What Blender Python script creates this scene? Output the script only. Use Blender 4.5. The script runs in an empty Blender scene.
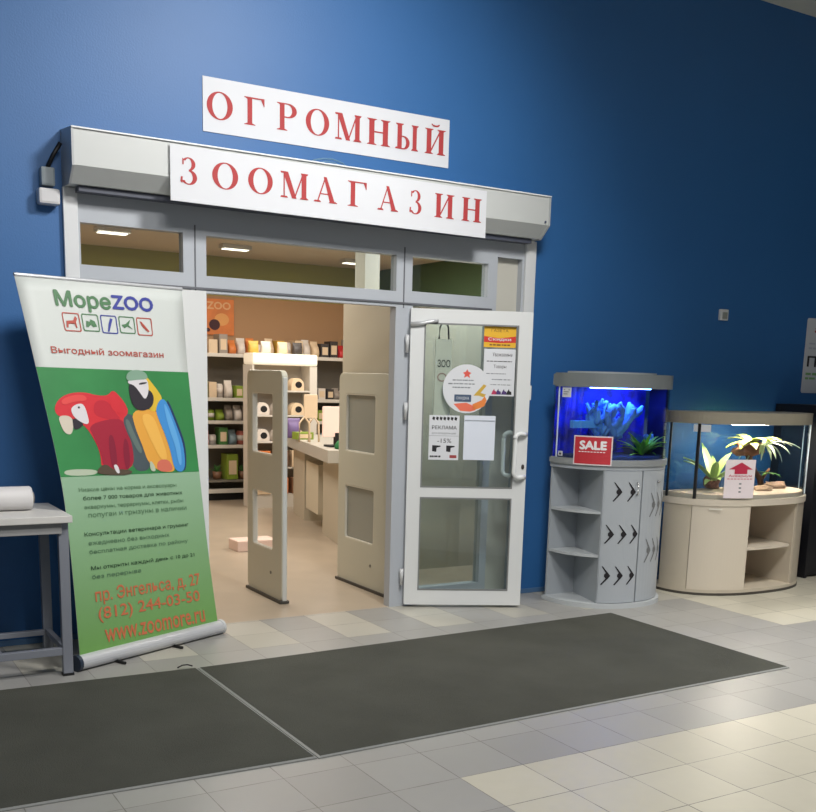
import bpy, bmesh, math, random
from mathutils import Vector, Matrix
from mathutils.geometry import tessellate_polygon
random.seed(7)
PI = math.pi
sc = bpy.context.scene
COL = sc.collection

# ------------------------------------------------------------------ materials
def lin(c):
    def f(v):
        v /= 255.0
        return v/12.92 if v <= .04045 else ((v+.055)/1.055)**2.4
    return (f(c[0]), f(c[1]), f(c[2]), 1)

_M = {}
def mat(name, rgb, rough=.5, metal=0, bump=0, bscale=60, var=0, vscale=8, spec=.5, emit=None, es=0):
    if name in _M: return _M[name]
    m = bpy.data.materials.new(name); m.use_nodes = True
    nt = m.node_tree; b = nt.nodes['Principled BSDF']
    c = lin(rgb)
    b.inputs['Base Color'].default_value = c
    b.inputs['Roughness'].default_value = rough
    b.inputs['Metallic'].default_value = metal
    b.inputs['Specular IOR Level'].default_value = spec
    tc = nt.nodes.new('ShaderNodeTexCoord')
    if var:
        n = nt.nodes.new('ShaderNodeTexNoise'); n.inputs['Scale'].default_value = vscale; n.inputs['Detail'].default_value = 4
        nt.links.new(tc.outputs['Object'], n.inputs['Vector'])
        mr = nt.nodes.new('ShaderNodeMapRange'); mr.inputs['From Min'].default_value = .3; mr.inputs['From Max'].default_value = .7
        mr.inputs['To Min'].default_value = 1-var; mr.inputs['To Max'].default_value = 1+var
        nt.links.new(n.outputs['Fac'], mr.inputs['Value'])
        mx = nt.nodes.new('ShaderNodeVectorMath'); mx.operation = 'SCALE'
        mx.inputs[0].default_value = c[:3]
        nt.links.new(mr.outputs[0], mx.inputs['Scale'])
        nt.links.new(mx.outputs[0], b.inputs['Base Color'])
    if bump:
        n2 = nt.nodes.new('ShaderNodeTexNoise'); n2.inputs['Scale'].default_value = bscale
        nt.links.new(tc.outputs['Object'], n2.inputs['Vector'])
        bp = nt.nodes.new('ShaderNodeBump'); bp.inputs['Strength'].default_value = bump; bp.inputs['Distance'].default_value = .01
        nt.links.new(n2.outputs['Fac'], bp.inputs['Height']); nt.links.new(bp.outputs[0], b.inputs['Normal'])
    if emit:
        b.inputs['Emission Color'].default_value = lin(emit); b.inputs['Emission Strength'].default_value = es
    _M[name] = m
    return m

def glass(name, tint=(235, 240, 240), rough=.02, refl=1.0):
    if name in _M: return _M[name]
    m = bpy.data.materials.new(name); m.use_nodes = True
    nt = m.node_tree; nt.nodes.clear()
    out = nt.nodes.new('ShaderNodeOutputMaterial'); mix = nt.nodes.new('ShaderNodeMixShader')
    tr = nt.nodes.new('ShaderNodeBsdfTransparent'); tr.inputs[0].default_value = lin(tint)
    gl = nt.nodes.new('ShaderNodeBsdfGlossy'); gl.inputs['Roughness'].default_value = rough
    lw = nt.nodes.new('ShaderNodeLayerWeight'); lw.inputs[0].default_value = .5
    pw = nt.nodes.new('ShaderNodeMath'); pw.operation = 'POWER'; pw.inputs[1].default_value = 5
    mu = nt.nodes.new('ShaderNodeMath'); mu.operation = 'MULTIPLY_ADD'; mu.inputs[1].default_value = .8*refl; mu.inputs[2].default_value = .045*refl
    nt.links.new(lw.outputs['Facing'], pw.inputs[0]); nt.links.new(pw.outputs[0], mu.inputs[0]); nt.links.new(mu.outputs[0], mix.inputs[0])
    nt.links.new(tr.outputs[0], mix.inputs[1]); nt.links.new(gl.outputs[0], mix.inputs[2]); nt.links.new(mix.outputs[0], out.inputs[0])
    _M[name] = m
    return m

# ------------------------------------------------------------------ object helpers
def tag(o, label=None, cat=None, group=None, kind=None):
    if label: o['label'] = label
    if cat: o['category'] = cat
    if group: o['group'] = group
    if kind: o['kind'] = kind
    return o

def empty(name, loc=(0, 0, 0), rz=0):
    o = bpy.data.objects.new(name, None); COL.objects.link(o)
    o.location = loc; o.rotation_euler = (0, 0, rz); o.empty_display_size = .05
    return o

def link_bm(name, bm, mats, parent=None, smooth=False):
    me = bpy.data.meshes.new(name)
    bmesh.ops.recalc_face_normals(bm, faces=bm.faces[:]) if smooth != 'keep' else None
    bm.to_mesh(me); bm.free()
    if not isinstance(mats, (list, tuple)): mats = [mats]
    for m in mats: me.materials.append(m)
    if smooth is True:
        for p in me.polygons: p.use_smooth = True
    o = bpy.data.objects.new(name, me); COL.objects.link(o)
    if parent is not None: o.parent = parent
    return o

def box(bm, x0, x1, y0, y1, z0, z1, mi=0, bev=0, M=None):
    vs = [bm.verts.new((x, y, z)) for x in (x0, x1) for y in (y0, y1) for z in (z0, z1)]
    fs = [bm.faces.new([vs[i] for i in q]) for q in ((0,1,3,2),(4,6,7,5),(0,4,5,1),(2,3,7,6),(0,2,6,4),(1,5,7,3))]
    for f in fs: f.material_index = mi
    if bev:
        es = list({e for f in fs for e in f.edges})
        r = bmesh.ops.bevel(bm, geom=es, offset=bev, segments=2, affect='EDGES', profile=.6)
        vs = list({v for f in r['faces'] for v in f.verts} | {v for v in vs if v.is_valid})
    if M is not None: bmesh.ops.transform(bm, matrix=M, verts=[v for v in vs if v.is_valid])

def mbox(name, dims, m, parent=None, bev=.003, M=None):
    bm = bmesh.new(); box(bm, *dims, bev=bev, M=M)
    return link_bm(name, bm, m, parent)

def tube(bm, pts, r, n=10, mi=0, cap=True):
    pts = [Vector(p) for p in pts]; rings = []
    up = Vector((0, 0, 1))
    for i, p in enumerate(pts):
        if i == 0: t = pts[1]-p
        elif i == len(pts)-1: t = p-pts[i-1]
        else: t = (pts[i+1]-p).normalized()+(p-pts[i-1]).normalized()
        t.normalize()
        a = t.cross(up)
        if a.length < .1: a = t.cross(Vector((1, 0, 0)))
        a.normalize(); b = t.cross(a)
        rr = r[i] if isinstance(r, (list, tuple)) else r
        rings.append([bm.verts.new(p+a*math.cos(2*PI*k/n)*rr+b*math.sin(2*PI*k/n)*rr) for k in range(n)])
    for A, B in zip(rings, rings[1:]):
        for k in range(n):
            f = bm.faces.new((A[k], A[(k+1) % n], B[(k+1) % n], B[k])); f.material_index = mi
    if cap:
        for R_ in (rings[0], rings[-1]):
            f = bm.faces.new(R_); f.material_index = mi

def prism(bm, outline, z0, z1, mi=0, skip_side=None):
    """outline: list of (x, y); vertical extrusion."""
    lo = [bm.verts.new((x, y, z0)) for x, y in outline]; hi = [bm.verts.new((x, y, z1)) for x, y in outline]
    n = len(outline)
    fs = [bm.faces.new(lo[::-1]), bm.faces.new(hi)]
    for k in range(n): fs.append(bm.faces.new((lo[k], lo[(k+1) % n], hi[(k+1) % n], hi[k])))
    for f in fs: f.material_index = mi

def lathe(bm, prof, n=24, c=(0, 0, 0), mi=0):
    rings = []
    for r, z in prof:
        rings.append([bm.verts.new((c[0]+r*math.cos(2*PI*k/n), c[1]+r*math.sin(2*PI*k/n), c[2]+z)) for k in range(n)])
    for A, B in zip(rings, rings[1:]):
        for k in range(n):
            f = bm.faces.new((A[k], A[(k+1) % n], B[(k+1) % n], B[k])); f.material_index = mi
    for R_ in (rings[0], rings[-1]):
        f = bm.faces.new(R_); f.material_index = mi

def curve_mesh(loops, extrude=0, bevel=0):
    """2D filled shape (even-odd with holes) -> mesh data in XY, z = +-extrude."""
    cu = bpy.data.curves.new('c', 'CURVE'); cu.dimensions = '2D'; cu.fill_mode = 'BOTH' if True else 'FULL'
    cu.extrude = extrude; cu.bevel_depth = bevel; cu.bevel_resolution = 2
    for lp in loops:
        sp = cu.splines.new('POLY'); sp.points.add(len(lp)-1)
        for p, (x, y) in zip(sp.points, lp): p.co = (x, y, 0, 1)
        sp.use_cyclic_u = True
    o = bpy.data.objects.new('c', cu); COL.objects.link(o)
    dg = bpy.context.evaluated_depsgraph_get(); dg.update()
    me = bpy.data.meshes.new_from_object(o.evaluated_get(dg))
    bpy.data.objects.remove(o); bpy.data.curves.remove(cu)
    return me

def text_mesh(s, bold=0):
    """lettering as a flat mesh; each contour is filled on its own, so glyphs built of overlapping strokes fill cleanly"""
    cu = bpy.data.curves.new('t', 'FONT'); cu.body = s; cu.resolution_u = 3; cu.offset = bold; cu.fill_mode = 'NONE'
    o = bpy.data.objects.new('t', cu); COL.objects.link(o)
    dg = bpy.context.evaluated_depsgraph_get(); dg.update()
    w = bpy.data.meshes.new_from_object(o.evaluated_get(dg))
    bpy.data.objects.remove(o); bpy.data.curves.remove(cu)
    nb = {}
    for e in w.edges:
        a, b = e.vertices; nb.setdefault(a, []).append(b); nb.setdefault(b, []).append(a)
    co = [(v.co.x, v.co.y) for v in w.vertices]; seen_, loops = set(), []
    for e in w.edges:                      # walk each loop in its edge direction
        a, b = e.vertices
        if a in seen_: continue
        lp = [a]; seen_.add(a); cur = b
        while cur not in seen_:
            lp.append(cur); seen_.add(cur)
            nx = [k for k in nb[cur] if k not in seen_]
            if not nx: break
            cur = nx[0]
        if len(lp) > 2: loops.append([co[k] for k in lp])
    bpy.data.meshes.remove(w)
    def sa(l): return sum(l[k][0]*l[(k+1) % len(l)][1]-l[(k+1) % len(l)][0]*l[k][1] for k in range(len(l)))/2
    def inside(p, l):
        c = False
        for k in range(len(l)):
            (x1, y1), (x2, y2) = l[k], l[(k+1) % len(l)]
            if (y1 > p[1]) != (y2 > p[1]) and p[0] < (x2-x1)*(p[1]-y1)/(y2-y1)+x1: c = not c
        return c
    if not loops: return bpy.data.meshes.new('t')
    A = [sa(l) for l in loops]; own = {}
    for i, l in enumerate(loops):
        best = None
        for k, m in enumerate(loops):
            if k != i and A[k]*A[i] < 0 and abs(A[k]) > abs(A[i]) and sum(inside(p, m) for p in l) >= .9*len(l):
                if best is None or abs(A[k]) < abs(A[best]): best = k
        own[i] = best
    outs = [i for i in own if own[i] is None]
    V, Fc = [], []
    for q, l in enumerate(outs):
        grp = [loops[l]]+[loops[i] for i in own if own[i] == l]
        tri = tessellate_polygon([[Vector((x, y, 0)) for x, y in g] for g in grp]); base = len(V)
        for g in grp: V += [(x, y, 0) for x, y in g]
        Fc += [tuple(base+k for k in t) for t in tri]
    me = bpy.data.meshes.new('t'); me.from_pydata(V, [], Fc); me.update()
    return me

def rrect(x0, x1, y0, y1, r, n=5):
    pts = []
    for cx, cy, a in ((x1-r, y1-r, 0), (x0+r, y1-r, 90), (x0+r, y0+r, 180), (x1-r, y0+r, 270)):
        for k in range(n+1):
            t = math.radians(a+90*k/n); pts.append((cx+r*math.cos(t), cy+r*math.sin(t)))
    return pts

def rect(x0, x1, y0, y1): return [(x0, y0), (x1, y0), (x1, y1), (x0, y1)]

def add_me(bm, me, fn, mi=0, subdiv=0):
    """append mesh data to bm with vertices mapped by fn(x, y, z) -> Vector"""
    tmp = bmesh.new(); tmp.from_mesh(me); bpy.data.meshes.remove(me)
    if subdiv:
        for _ in range(subdiv):
            bmesh.ops.subdivide_edges(tmp, edges=tmp.edges[:], cuts=1, use_grid_fill=True)
        bmesh.ops.triangulate(tmp, faces=tmp.faces[:])
    vm = {v: bm.verts.new(fn(v.co.x, v.co.y, v.co.z)) for v in tmp.verts}
    for f in tmp.faces:
        try:
            nf = bm.faces.new([vm[v] for v in f.verts]); nf.material_index = mi
        except ValueError: pass
    tmp.free()

def add_text(bm, s, u0, u1, v0, v1, fn, mi=0, bold=0):
    me = text_mesh(s, 0)
    if not me.vertices: return
    xs = [v.co.x for v in me.vertices]; ys = [v.co.y for v in me.vertices]
    a, b, c, d = min(xs), max(xs), min(ys), max(ys)
    um, vm_ = (u0+u1)/2, (v0+v1)/2; e = 1e-3; o0 = fn(um, vm_)
    nr = (fn(um+e, vm_)-o0).cross(fn(um, vm_+e)-o0).normalized(); lay = 0.0
    for dx, dy in (((0, 0), (bold, 0), (-bold, 0), (0, bold), (0, -bold)) if bold else ((0, 0),)):   # heavier weight: the strokes laid down again a hair apart
        add_me(bm, me.copy(), lambda x, y, z: fn(u0+(x+dx-a)/(b-a)*(u1-u0), v0+(y+dy-c)/(d-c)*(v1-v0))+nr*lay, mi)
        lay += .00025
    bpy.data.meshes.remove(me)

def add_poly(bm, loops, fn, mi=0, subdiv=0):
    add_me(bm, curve_mesh(loops), lambda x, y, z: fn(x, y), mi, subdiv)

def ell(cx, cy, rx, ry, n=24, a0=0):
    return [(cx+rx*math.cos(2*PI*k/n+a0), cy+ry*math.sin(2*PI*k/n+a0)) for k in range(n)]

def copy_tree(o, parent=None):
    c = o.copy(); COL.objects.link(c); c.parent = parent
    for ch in list(o.children): copy_tree(ch, c)
    return c

# ------------------------------------------------------------------ camera
Mc = ((0.8546, -0.5186, 0.0276),)
def camera():
    wx, wy, wz = .19, -.551, .029
    cx, sx, cy, sy, cz, sz = math.cos(wx), math.sin(wx), math.cos(wy), math.sin(wy), math.cos(wz), math.sin(wz)
    Rz = Matrix(((cz, -sz, 0), (sz, cz, 0), (0, 0, 1))); Rx = Matrix(((1, 0, 0), (0, cx, -sx), (0, sx, cx)))
    Ry = Matrix(((cy, 0, sy), (0, 1, 0), (-sy, 0, cy))); Bm = Matrix(((1, 0, 0), (0, 0, -1), (0, 1, 0)))
    M = Rz @ Rx @ Ry @ Bm          # world -> (right, down, forward)
    r, d, f = M[0], M[1], M[2]
    W = Matrix(((r[0], -d[0], -f[0]), (r[1], -d[1], -f[1]), (r[2], -d[2], -f[2]))).to_4x4()
    W.translation = (-3.645, -6.287, 1.622)
    cd = bpy.data.cameras.new('camera'); co = bpy.data.objects.new('camera', cd); COL.objects.link(co)
    co.matrix_world = W
    cd.sensor_width = 36; cd.lens = 1024.5*36/816
    cd.shift_x = (408-421.4)/816; cd.shift_y = (576.4-406)/816
    cd.clip_end = 100
    sc.camera = co
camera()

# ------------------------------------------------------------------ palette
WALLM = mat('blue_wall_paint', (44, 98, 156), .5, bump=.08, bscale=90, var=.03, vscale=1.5)
FRAME = mat('grey_white_frame', (174, 179, 186), .35)
DOORW = mat('white_door_frame', (214, 216, 216), .3)
SHUT = mat('shutter_metal', (190, 193, 192), .4)
PAPER = mat('white_paper', (210, 212, 217), .7)
RED = mat('red_print', (168, 54, 56), .7)
BLACKP = mat('black_print', (25, 25, 30), .7)
GREYP = mat('grey_print', (120, 125, 130), .7)
GLASS = glass('clear_glass')
CHROME = mat('steel', (190, 190, 190), .25, 1)
BLACK = mat('black_plastic', (14, 14, 17), .5)

# ------------------------------------------------------------------ floor
def floor_mat():
    m = bpy.data.materials.new('hall_floor_tiles'); m.use_nodes = True
    nt = m.node_tree; N = nt.nodes; L = nt.links; b = N['Principled BSDF']
    g = N.new('ShaderNodeNewGeometry'); sep = N.new('ShaderNodeSeparateXYZ'); L.new(g.outputs['Position'], sep.inputs[0])
    def mth(op, a, bb=None, c=None):
        n = N.new('ShaderNodeMath'); n.operation = op
        for i, v in enumerate((a, bb, c)):
            if v is None: continue
            if isinstance(v, (int, float)): n.inputs[i].default_value = v
            else: L.new(v, n.inputs[i])
        return n.outputs[0]
    s = .3255
    ux = mth('DIVIDE', mth('ADD', sep.outputs[0], .078+s*40), s); uy = mth('DIVIDE', mth('ADD', sep.outputs[1], 2.953+s*40), s)
    fx, fy = mth('FRACT', ux), mth('FRACT', uy)
    gx = mth('MINIMUM', fx, mth('SUBTRACT', 1, fx)); gy = mth('MINIMUM', fy, mth('SUBTRACT', 1, fy))
    gd = mth('MINIMUM', gx, gy)
    nz = N.new('ShaderNodeTexNoise'); nz.inputs['Scale'].default_value = 9; L.new(g.outputs['Position'], nz.inputs['Vector'])
    thr = mth('MULTIPLY_ADD', nz.outputs['Fac'], .014, -.001)
    grout = mth('LESS_THAN', gd, thr)
    cell = N.new('ShaderNodeCombineXYZ'); L.new(mth('FLOOR', ux), cell.inputs[0]); L.new(mth('FLOOR', uy), cell.inputs[1])
    wn = N.new('ShaderNodeTexWhiteNoise'); wn.noise_dimensions = '2D'; L.new(cell.outputs[0], wn.inputs['Vector'])
    # rows nearer than y=-2.95 are the cream tiles; the walking strip by the mats is the greyer tile
    near = mth('MULTIPLY', mth('LESS_THAN', sep.outputs[1], -2.953), mth('GREATER_THAN', sep.outputs[0], -1.38))
    farcream = mth('MULTIPLY', mth('GREATER_THAN', sep.outputs[1], -.675), mth('LESS_THAN', mth('FRACT', mth('MULTIPLY', mth('FLOOR', ux), .5)), .25))
    right = mth('MULTIPLY', mth('GREATER_THAN', sep.outputs[0], 2.2), mth('GREATER_THAN', sep.outputs[1], -1.65))  # beige lamp reflection on the right, painted into the tile colour
    fac = mth('MAXIMUM', mth('MAXIMUM', near, mth('MULTIPLY', farcream, .55)), right)
    mix = N.new('ShaderNodeMix'); mix.data_type = 'RGBA'
    mix.inputs[6].default_value = lin((150, 149, 146)); mix.inputs[7].default_value = lin((186, 182, 167))
    L.new(fac, mix.inputs[0])
    n2 = N.new('ShaderNodeTexNoise'); n2.inputs['Scale'].default_value = 14; n2.inputs['Detail'].default_value = 6; L.new(g.outputs['Position'], n2.inputs['Vector'])
    br = mth('ADD', mth('MULTIPLY_ADD', wn.outputs['Value'], .13, .86), mth('MULTIPLY', n2.outputs['Fac'], .12))
    sv = N.new('ShaderNodeVectorMath'); sv.operation = 'SCALE'; L.new(mix.outputs[2], sv.inputs[0]); L.new(br, sv.inputs['Scale'])
    m2 = N.new('ShaderNodeMix'); m2.data_type = 'RGBA'; L.new(grout, m2.inputs[0]); L.new(sv.outputs[0], m2.inputs[6]); m2.inputs[7].default_value = lin((104, 102, 96))
    L.new(m2.outputs[2], b.inputs['Base Color'])
    rg = mth('MULTIPLY_ADD', n2.outputs['Fac'], .15, .3); L.new(rg, b.inputs['Roughness'])
    return m

bm = bmesh.new(); box(bm, -7, 6, -9.5, .0, -.1, 0)
tag(link_bm('floor', bm, floor_mat()), kind='structure')
bm = bmesh.new(); box(bm, -2.9, 3.75, .0, 7.1, -.1, 0)
tag(link_bm('floor_shop', bm, mat('beige_linoleum', (166, 152, 134), .32, var=.06, vscale=3)), kind='structure')

# ------------------------------------------------------------------ hall walls and ceiling
def wallplate(name, loops, thick, y, m, **k):
    me = curve_mesh(loops, thick/2)
    bm = bmesh.new(); add_me(bm, me, lambda x, z, t: Vector((x, y+t, z)))
    return link_bm(name, bm, m, **k)
tag(wallplate('wall_back', [[(-7, 0), (-2.24, 0), (-2.24, 2.64), (1.10, 2.64), (1.10, 0), (6, 0), (6, 4.69), (-7, 4.69)]], .16, .08, WALLM), kind='structure')
bm = bmesh.new(); box(bm, -7, 6, -9.5, .16, 4.69, 4.8)
tag(link_bm('ceiling', bm, mat('hall_ceiling', (205, 207, 198), .8, var=.03)), kind='structure')
for nm, a in (('baseboard_right', (1.105, 6, -.014, -.001, 0, .035)), ('baseboard_left', (-7, -2.245, -.014, -.001, 0, .035))):
    o = mbox(nm, a, mat('blue_grey_base', (74, 108, 146), .5), bev=.002); tag(o, kind='structure')
bm = bmesh.new(); box(bm, 5.9, 6.0, -9.5, 0, 0, 4.69)
tag(link_bm('wall_right', bm, mat('hall_side_wall', (46, 60, 92), .7)), kind='structure')
bm = bmesh.new(); box(bm, -7.1, -7, -9.5, 0, 0, 4.69)
tag(link_bm('wall_left', bm, mat('hall_side_wall_l', (120, 126, 134), .7)), kind='structure')

# ------------------------------------------------------------------ shop interior shell
TAN = mat('tan_wall', (184, 146, 108), .7); OLIVE = mat('olive_band', (156, 150, 70), .7)
bm = bmesh.new(); box(bm, -2.9, 3.75, 7.0, 7.1, 0, 2.62); box(bm, -2.9, 3.75, 7.0, 7.1, 2.62, 3.12, 1)
tag(link_bm('wall_shop_back', bm, [TAN, OLIVE]), kind='structure')
GRN = mat('green_band', (84, 106, 72), .7)
bm = bmesh.new(); box(bm, 3.65, 3.75, .16, 7.0, 0, 2.62); box(bm, 3.65, 3.75, .16, 7.0, 2.62, 3.12, 1)
tag(link_bm('wall_shop_right', bm, [mat('beige_wall', (178, 166, 142), .7), GRN]), kind='structure')
bm = bmesh.new(); box(bm, -2.9, -2.8, .16, 7.0, 0, 3.12)
tag(link_bm('wall_shop_left', bm, mat('beige_wall', (178, 166, 142), .7)), kind='structure')
bm = bmesh.new(); box(bm, -2.9, 3.75, .16, 7.1, 3.12, 3.2)
tag(link_bm('ceiling_shop', bm, mat('shop_ceiling', (228, 208, 182), .7)), kind='structure')
# beige panel partition right of the gates, and a square column behind it
bm = bmesh.new(); box(bm, .17, .21, .14, 1.22, 0, 2.19); box(bm, .21, 3.6, 1.18, 1.22, 0, 2.19)
tag(link_bm('wall_partition', bm, mat('partition_beige', (182, 174, 154), .6)), kind='structure')
bm = bmesh.new(); box(bm, .56, .70, 1.6, 1.78, 0, 3.12)
tag(link_bm('column', bm, mat('column_grey', (176, 172, 158), .6)), kind='structure')

# ------------------------------------------------------------------ storefront frame (window_1)
wroot = empty('window_1', (0, 0, 0)); tag(wroot, kind='structure')
outer = [(-2.24, 0), (-1.42, 0), (-1.42, 2.105), (-.055, 2.105), (-.055, 0), (1.10, 0), (1.10, 2.64), (-2.24, 2.64)]
holes = [rect(-2.15, -1.545, 2.217, 2.45), rect(-1.40, -.056, 2.208, 2.445), rect(.07, .70, 2.215, 2.447),
         rect(-2.15, -1.50, .12, 2.12), rect(.08, .72, .12, 2.12), rect(.78, 1.0, .04, 2.5)]
fr = wallplate('window_frame', [outer]+holes, .08, .03, FRAME, parent=wroot)
bm = bmesh.new()
for x0, x1, z0, z1 in ((-2.245, -2.165, 0, 2.63), (1.015, 1.105, 0, 2.63)):
    box(bm, x0, x1, -.035, -.009, z0, z1, bev=.004)
link_bm('guide_rail', bm, mat('white_rail', (212, 214, 216), .35), wroot)
mbox('infill_panel', (.78, 1.0, .045, .06, .04, 2.5), mat('infill_grey', (190, 188, 178), .5), wroot, bev=0)
for h in holes[:5]:
    xs = [p[0] for p in h]; zs = [p[1] for p in h]
    mbox('pane', (min(xs)-.005, max(xs)+.005, .028, .034, min(zs)-.005, max(zs)+.005), GLASS, wroot, bev=0)
# seam lines on mullions (cover strips)
bm = bmesh.new()
for x in (-1.471, .004): box(bm, x-.004, x+.004, -.014, -.009, 2.10, 2.50)
link_bm('joint_strip', bm, mat('seam_dark', (96, 98, 104), .5), wroot)
bm = bmesh.new(); box(bm, -2.1, .74, -.02, -.009, 2.125, 2.137)
link_bm('drip_strip', bm, mat('seam_dark', (96, 98, 104), .5), wroot)

# ------------------------------------------------------------------ roller shutter housing
rs = empty('roller_shutter', (-.6, 0, 2.63)); tag(rs, 'long off-white roller shutter housing mounted above the shop entrance', 'roller shutter')
prof = [(-.001, 2.93), (-.25, 2.905), (-.25, 2.716), (-.157, 2.632), (-.001, 2.632)]
bm = bmesh.new()
X0, X1 = -2.24, 1.045
for (x0, x1) in ((X0+.012, X1-.012),):
    A = [bm.verts.new((x0+.6, y, z-2.63)) for y, z in prof]; B = [bm.verts.new((x1+.6, y, z-2.63)) for y, z in prof]
    n = len(prof); bm.faces.new(A); bm.faces.new(B[::-1])
    for k in range(n): bm.faces.new((A[k], B[k], B[(k+1) % n], A[(k+1) % n]))
link_bm('housing', bm, SHUT, rs)
for x0, x1 in ((X0, X0+.012), (X1-.012, X1)):
    bm = bmesh.new()
    pr = [(-.001, 2.936), (-.256, 2.911), (-.256, 2.712), (-.16, 2.626), (-.001, 2.626)]
    A = [bm.verts.new((x0+.6, y, z-2.63)) for y, z in pr]; B = [bm.verts.new((x1+.6, y, z-2.63)) for y, z in pr]
    bm.faces.new(A); bm.faces.new(B[::-1])
    for k in range(5): bm.faces.new((A[k], B[k], B[(k+1) % 5], A[(k+1) % 5]))
    link_bm('end_cap', bm, mat('cap_grey', (170, 173, 176), .4), rs)
mbox('top_lip', (X0+.6, X1+.6, -.262, -.24, .275, .283), mat('lip_white', (226, 228, 230), .4), rs, bev=.001)
mbox('bottom_bar', (X0+.66, X1+.54, -.13, -.05, -.03, .0), mat('bar_dark', (70, 74, 88), .5), rs, bev=.002)
bm = bmesh.new(); tube(bm, [(1.60, -.258, .105), (1.60, -.262, .105)], .008)
link_bm('screw', bm, mat('screw_blue', (66, 74, 110), .4, .5), rs)
# motor box on the wall beside the housing
mb = empty('wall_mounted_motor_box', (-2.33, 0, 2.58)); tag(mb, 'small grey and white motor box on the blue wall left of the shutter housing', 'motor box')
mbox('upper_case', (-.035, .04, -.07, -.001, .04, .14), mat('motor_grey', (140, 150, 156), .4), mb, bev=.012)
mbox('lower_case', (-.055, .06, -.09, -.001, -.06, .025), mat('motor_white', (198, 198, 200), .4), mb, bev=.015)
bm = bmesh.new(); tube(bm, [(.0, -.05, .13), (.03, -.07, .2), (.07, -.09, .27)], .012)
link_bm('cable', bm, BLACK, mb, True)

# ------------------------------------------------------------------ serif glyphs (unit height, x in 0..1 scaled to given width)
def Q(*p): return [list(p)]
def seg(x0, y0, x1, y1, w0, w1=None):
    """slanted stroke: horizontal width w at both ends"""
    w1 = w0 if w1 is None else w1
    return [(x0-w0/2, y0), (x0+w0/2, y0), (x1+w1/2, y1), (x1-w1/2, y1)]
def serif(x, y, w=.36, h=.045):
    s = 1 if y < .5 else -1
    return [(x-w/2, y), (x+w/2, y), (x+w/2, y+s*h*.5), (x+.1, y+s*h*1.6), (x-.1, y+s*h*1.6), (x-w/2, y+s*h*.5)]
def stem(x, w=.2, t=1, b=0): return [rect(x-w/2, x+w/2, b, t)]
def glyph(c):
    """list of shapes; a shape is a list of loops (outer, holes)"""
    T, t = .2, .05
    if c == 'О': return [[ell(.5, .5, .5, .5, 36), ell(.5, .5, .29, .455, 36)]]
    if c == 'Г': return [[rect(.17, .39, 0, 1)], [serif(.28, 0, .52)], [serif(.25, 1, .46)], [rect(.1, .93, .95, 1)], [[(.80, .96), (.93, .72), (.96, .72), (.96, 1), (.80, 1)]]]
    if c == 'Р': return [[rect(.15, .38, 0, 1)], [serif(.26, 0, .52)], [serif(.24, 1, .46)],
                         [[(.3, 1)]+[(.55+.43*math.cos(a), .735+.265*math.sin(a)) for a in [PI/2-PI*k/16 for k in range(17)]]+[(.3, .47), (.3, .52)]
                          + [(.52+.23*math.cos(a), .735+.22*math.sin(a)) for a in [-PI/2+PI*k/14 for k in range(15)]]+[(.3, .955)]]]
    if c == 'М': return [[seg(.14, 0, .14, 1, .045)], [serif(.14, 0, .26)], [serif(.13, 1, .24)], [seg(.50, .0, .18, 1, .16, .19)], [seg(.50, .0, .82, 1, .05)],
                         [rect(.76, .93, 0, 1)], [serif(.85, 0, .3)], [serif(.86, 1, .26)]]
    if c == 'Н': return [[rect(.1, .32, 0, 1)], [rect(.68, .9, 0, 1)], [rect(.3, .7, .48, .535)], [serif(.21, 0, .4)], [serif(.21, 1, .4)], [serif(.79, 0, .4)], [serif(.79, 1, .4)]]
    if c == 'И': return [[rect(.1, .32, 0, 1)], [rect(.68, .9, 0, 1)], [seg(.3, .12, .7, .88, .07)], [serif(.21, 0, .4)], [serif(.21, 1, .4)], [serif(.79, 0, .4)], [serif(.79, 1, .4)]]
    if c == 'Й': return glyph('И')+[[[(.5+.2*math.cos(a), 1.2+.11*math.sin(a)) for a in [PI+PI*k/12 for k in range(13)]]+[(.5+.15*math.cos(a), 1.205+.05*math.sin(a)) for a in [2*PI-PI*k/12 for k in range(13)]]]]
    if c == 'Ы': return [[rect(.1, .29, 0, 1)], [serif(.19, 1, .34)], [serif(.14, 0, .26)], [rect(.75, .92, 0, 1)], [serif(.84, 0, .3)], [serif(.84, 1, .3)],
                         [[(.2, .53)]+[(.36+.26*math.cos(a), .265+.265*math.sin(a)) for a in [PI/2-PI*k/14 for k in range(15)]]+[(.2, 0), (.2, .05)]
                          + [(.34+.13*math.cos(a), .265+.215*math.sin(a)) for a in [-PI/2+PI*k/12 for k in range(13)]]+[(.2, .485)]]]
    if c == 'А': return [[seg(.16, 0, .5, 1, .055)], [seg(.80, 0, .48, 1, .22, .13)], [rect(.26, .70, .31, .355)], [serif(.15, 0, .3)], [serif(.82, 0, .36)]]
    if c == 'З':
        def arc(cx, cy, rx, ry, a0, a1, n=16): return [(cx+rx*math.cos(math.radians(a0+(a1-a0)*k/n)), cy+ry*math.sin(math.radians(a0+(a1-a0)*k/n))) for k in range(n+1)]
        up = arc(.47, .755, .38, .245, 150, -80)+arc(.45, .755, .18, .2, -90, 145)
        lo = arc(.47, .275, .47, .275, 85, -155)+arc(.45, .27, .24, .225, -150, 90)
        return [[up], [lo], [[(.12, .72), (.2, .72), (.2, .92), (.12, .96)]], [[(.0, .1), (.1, .04), (.14, .28), (.03, .28)]]]
    return []
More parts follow.
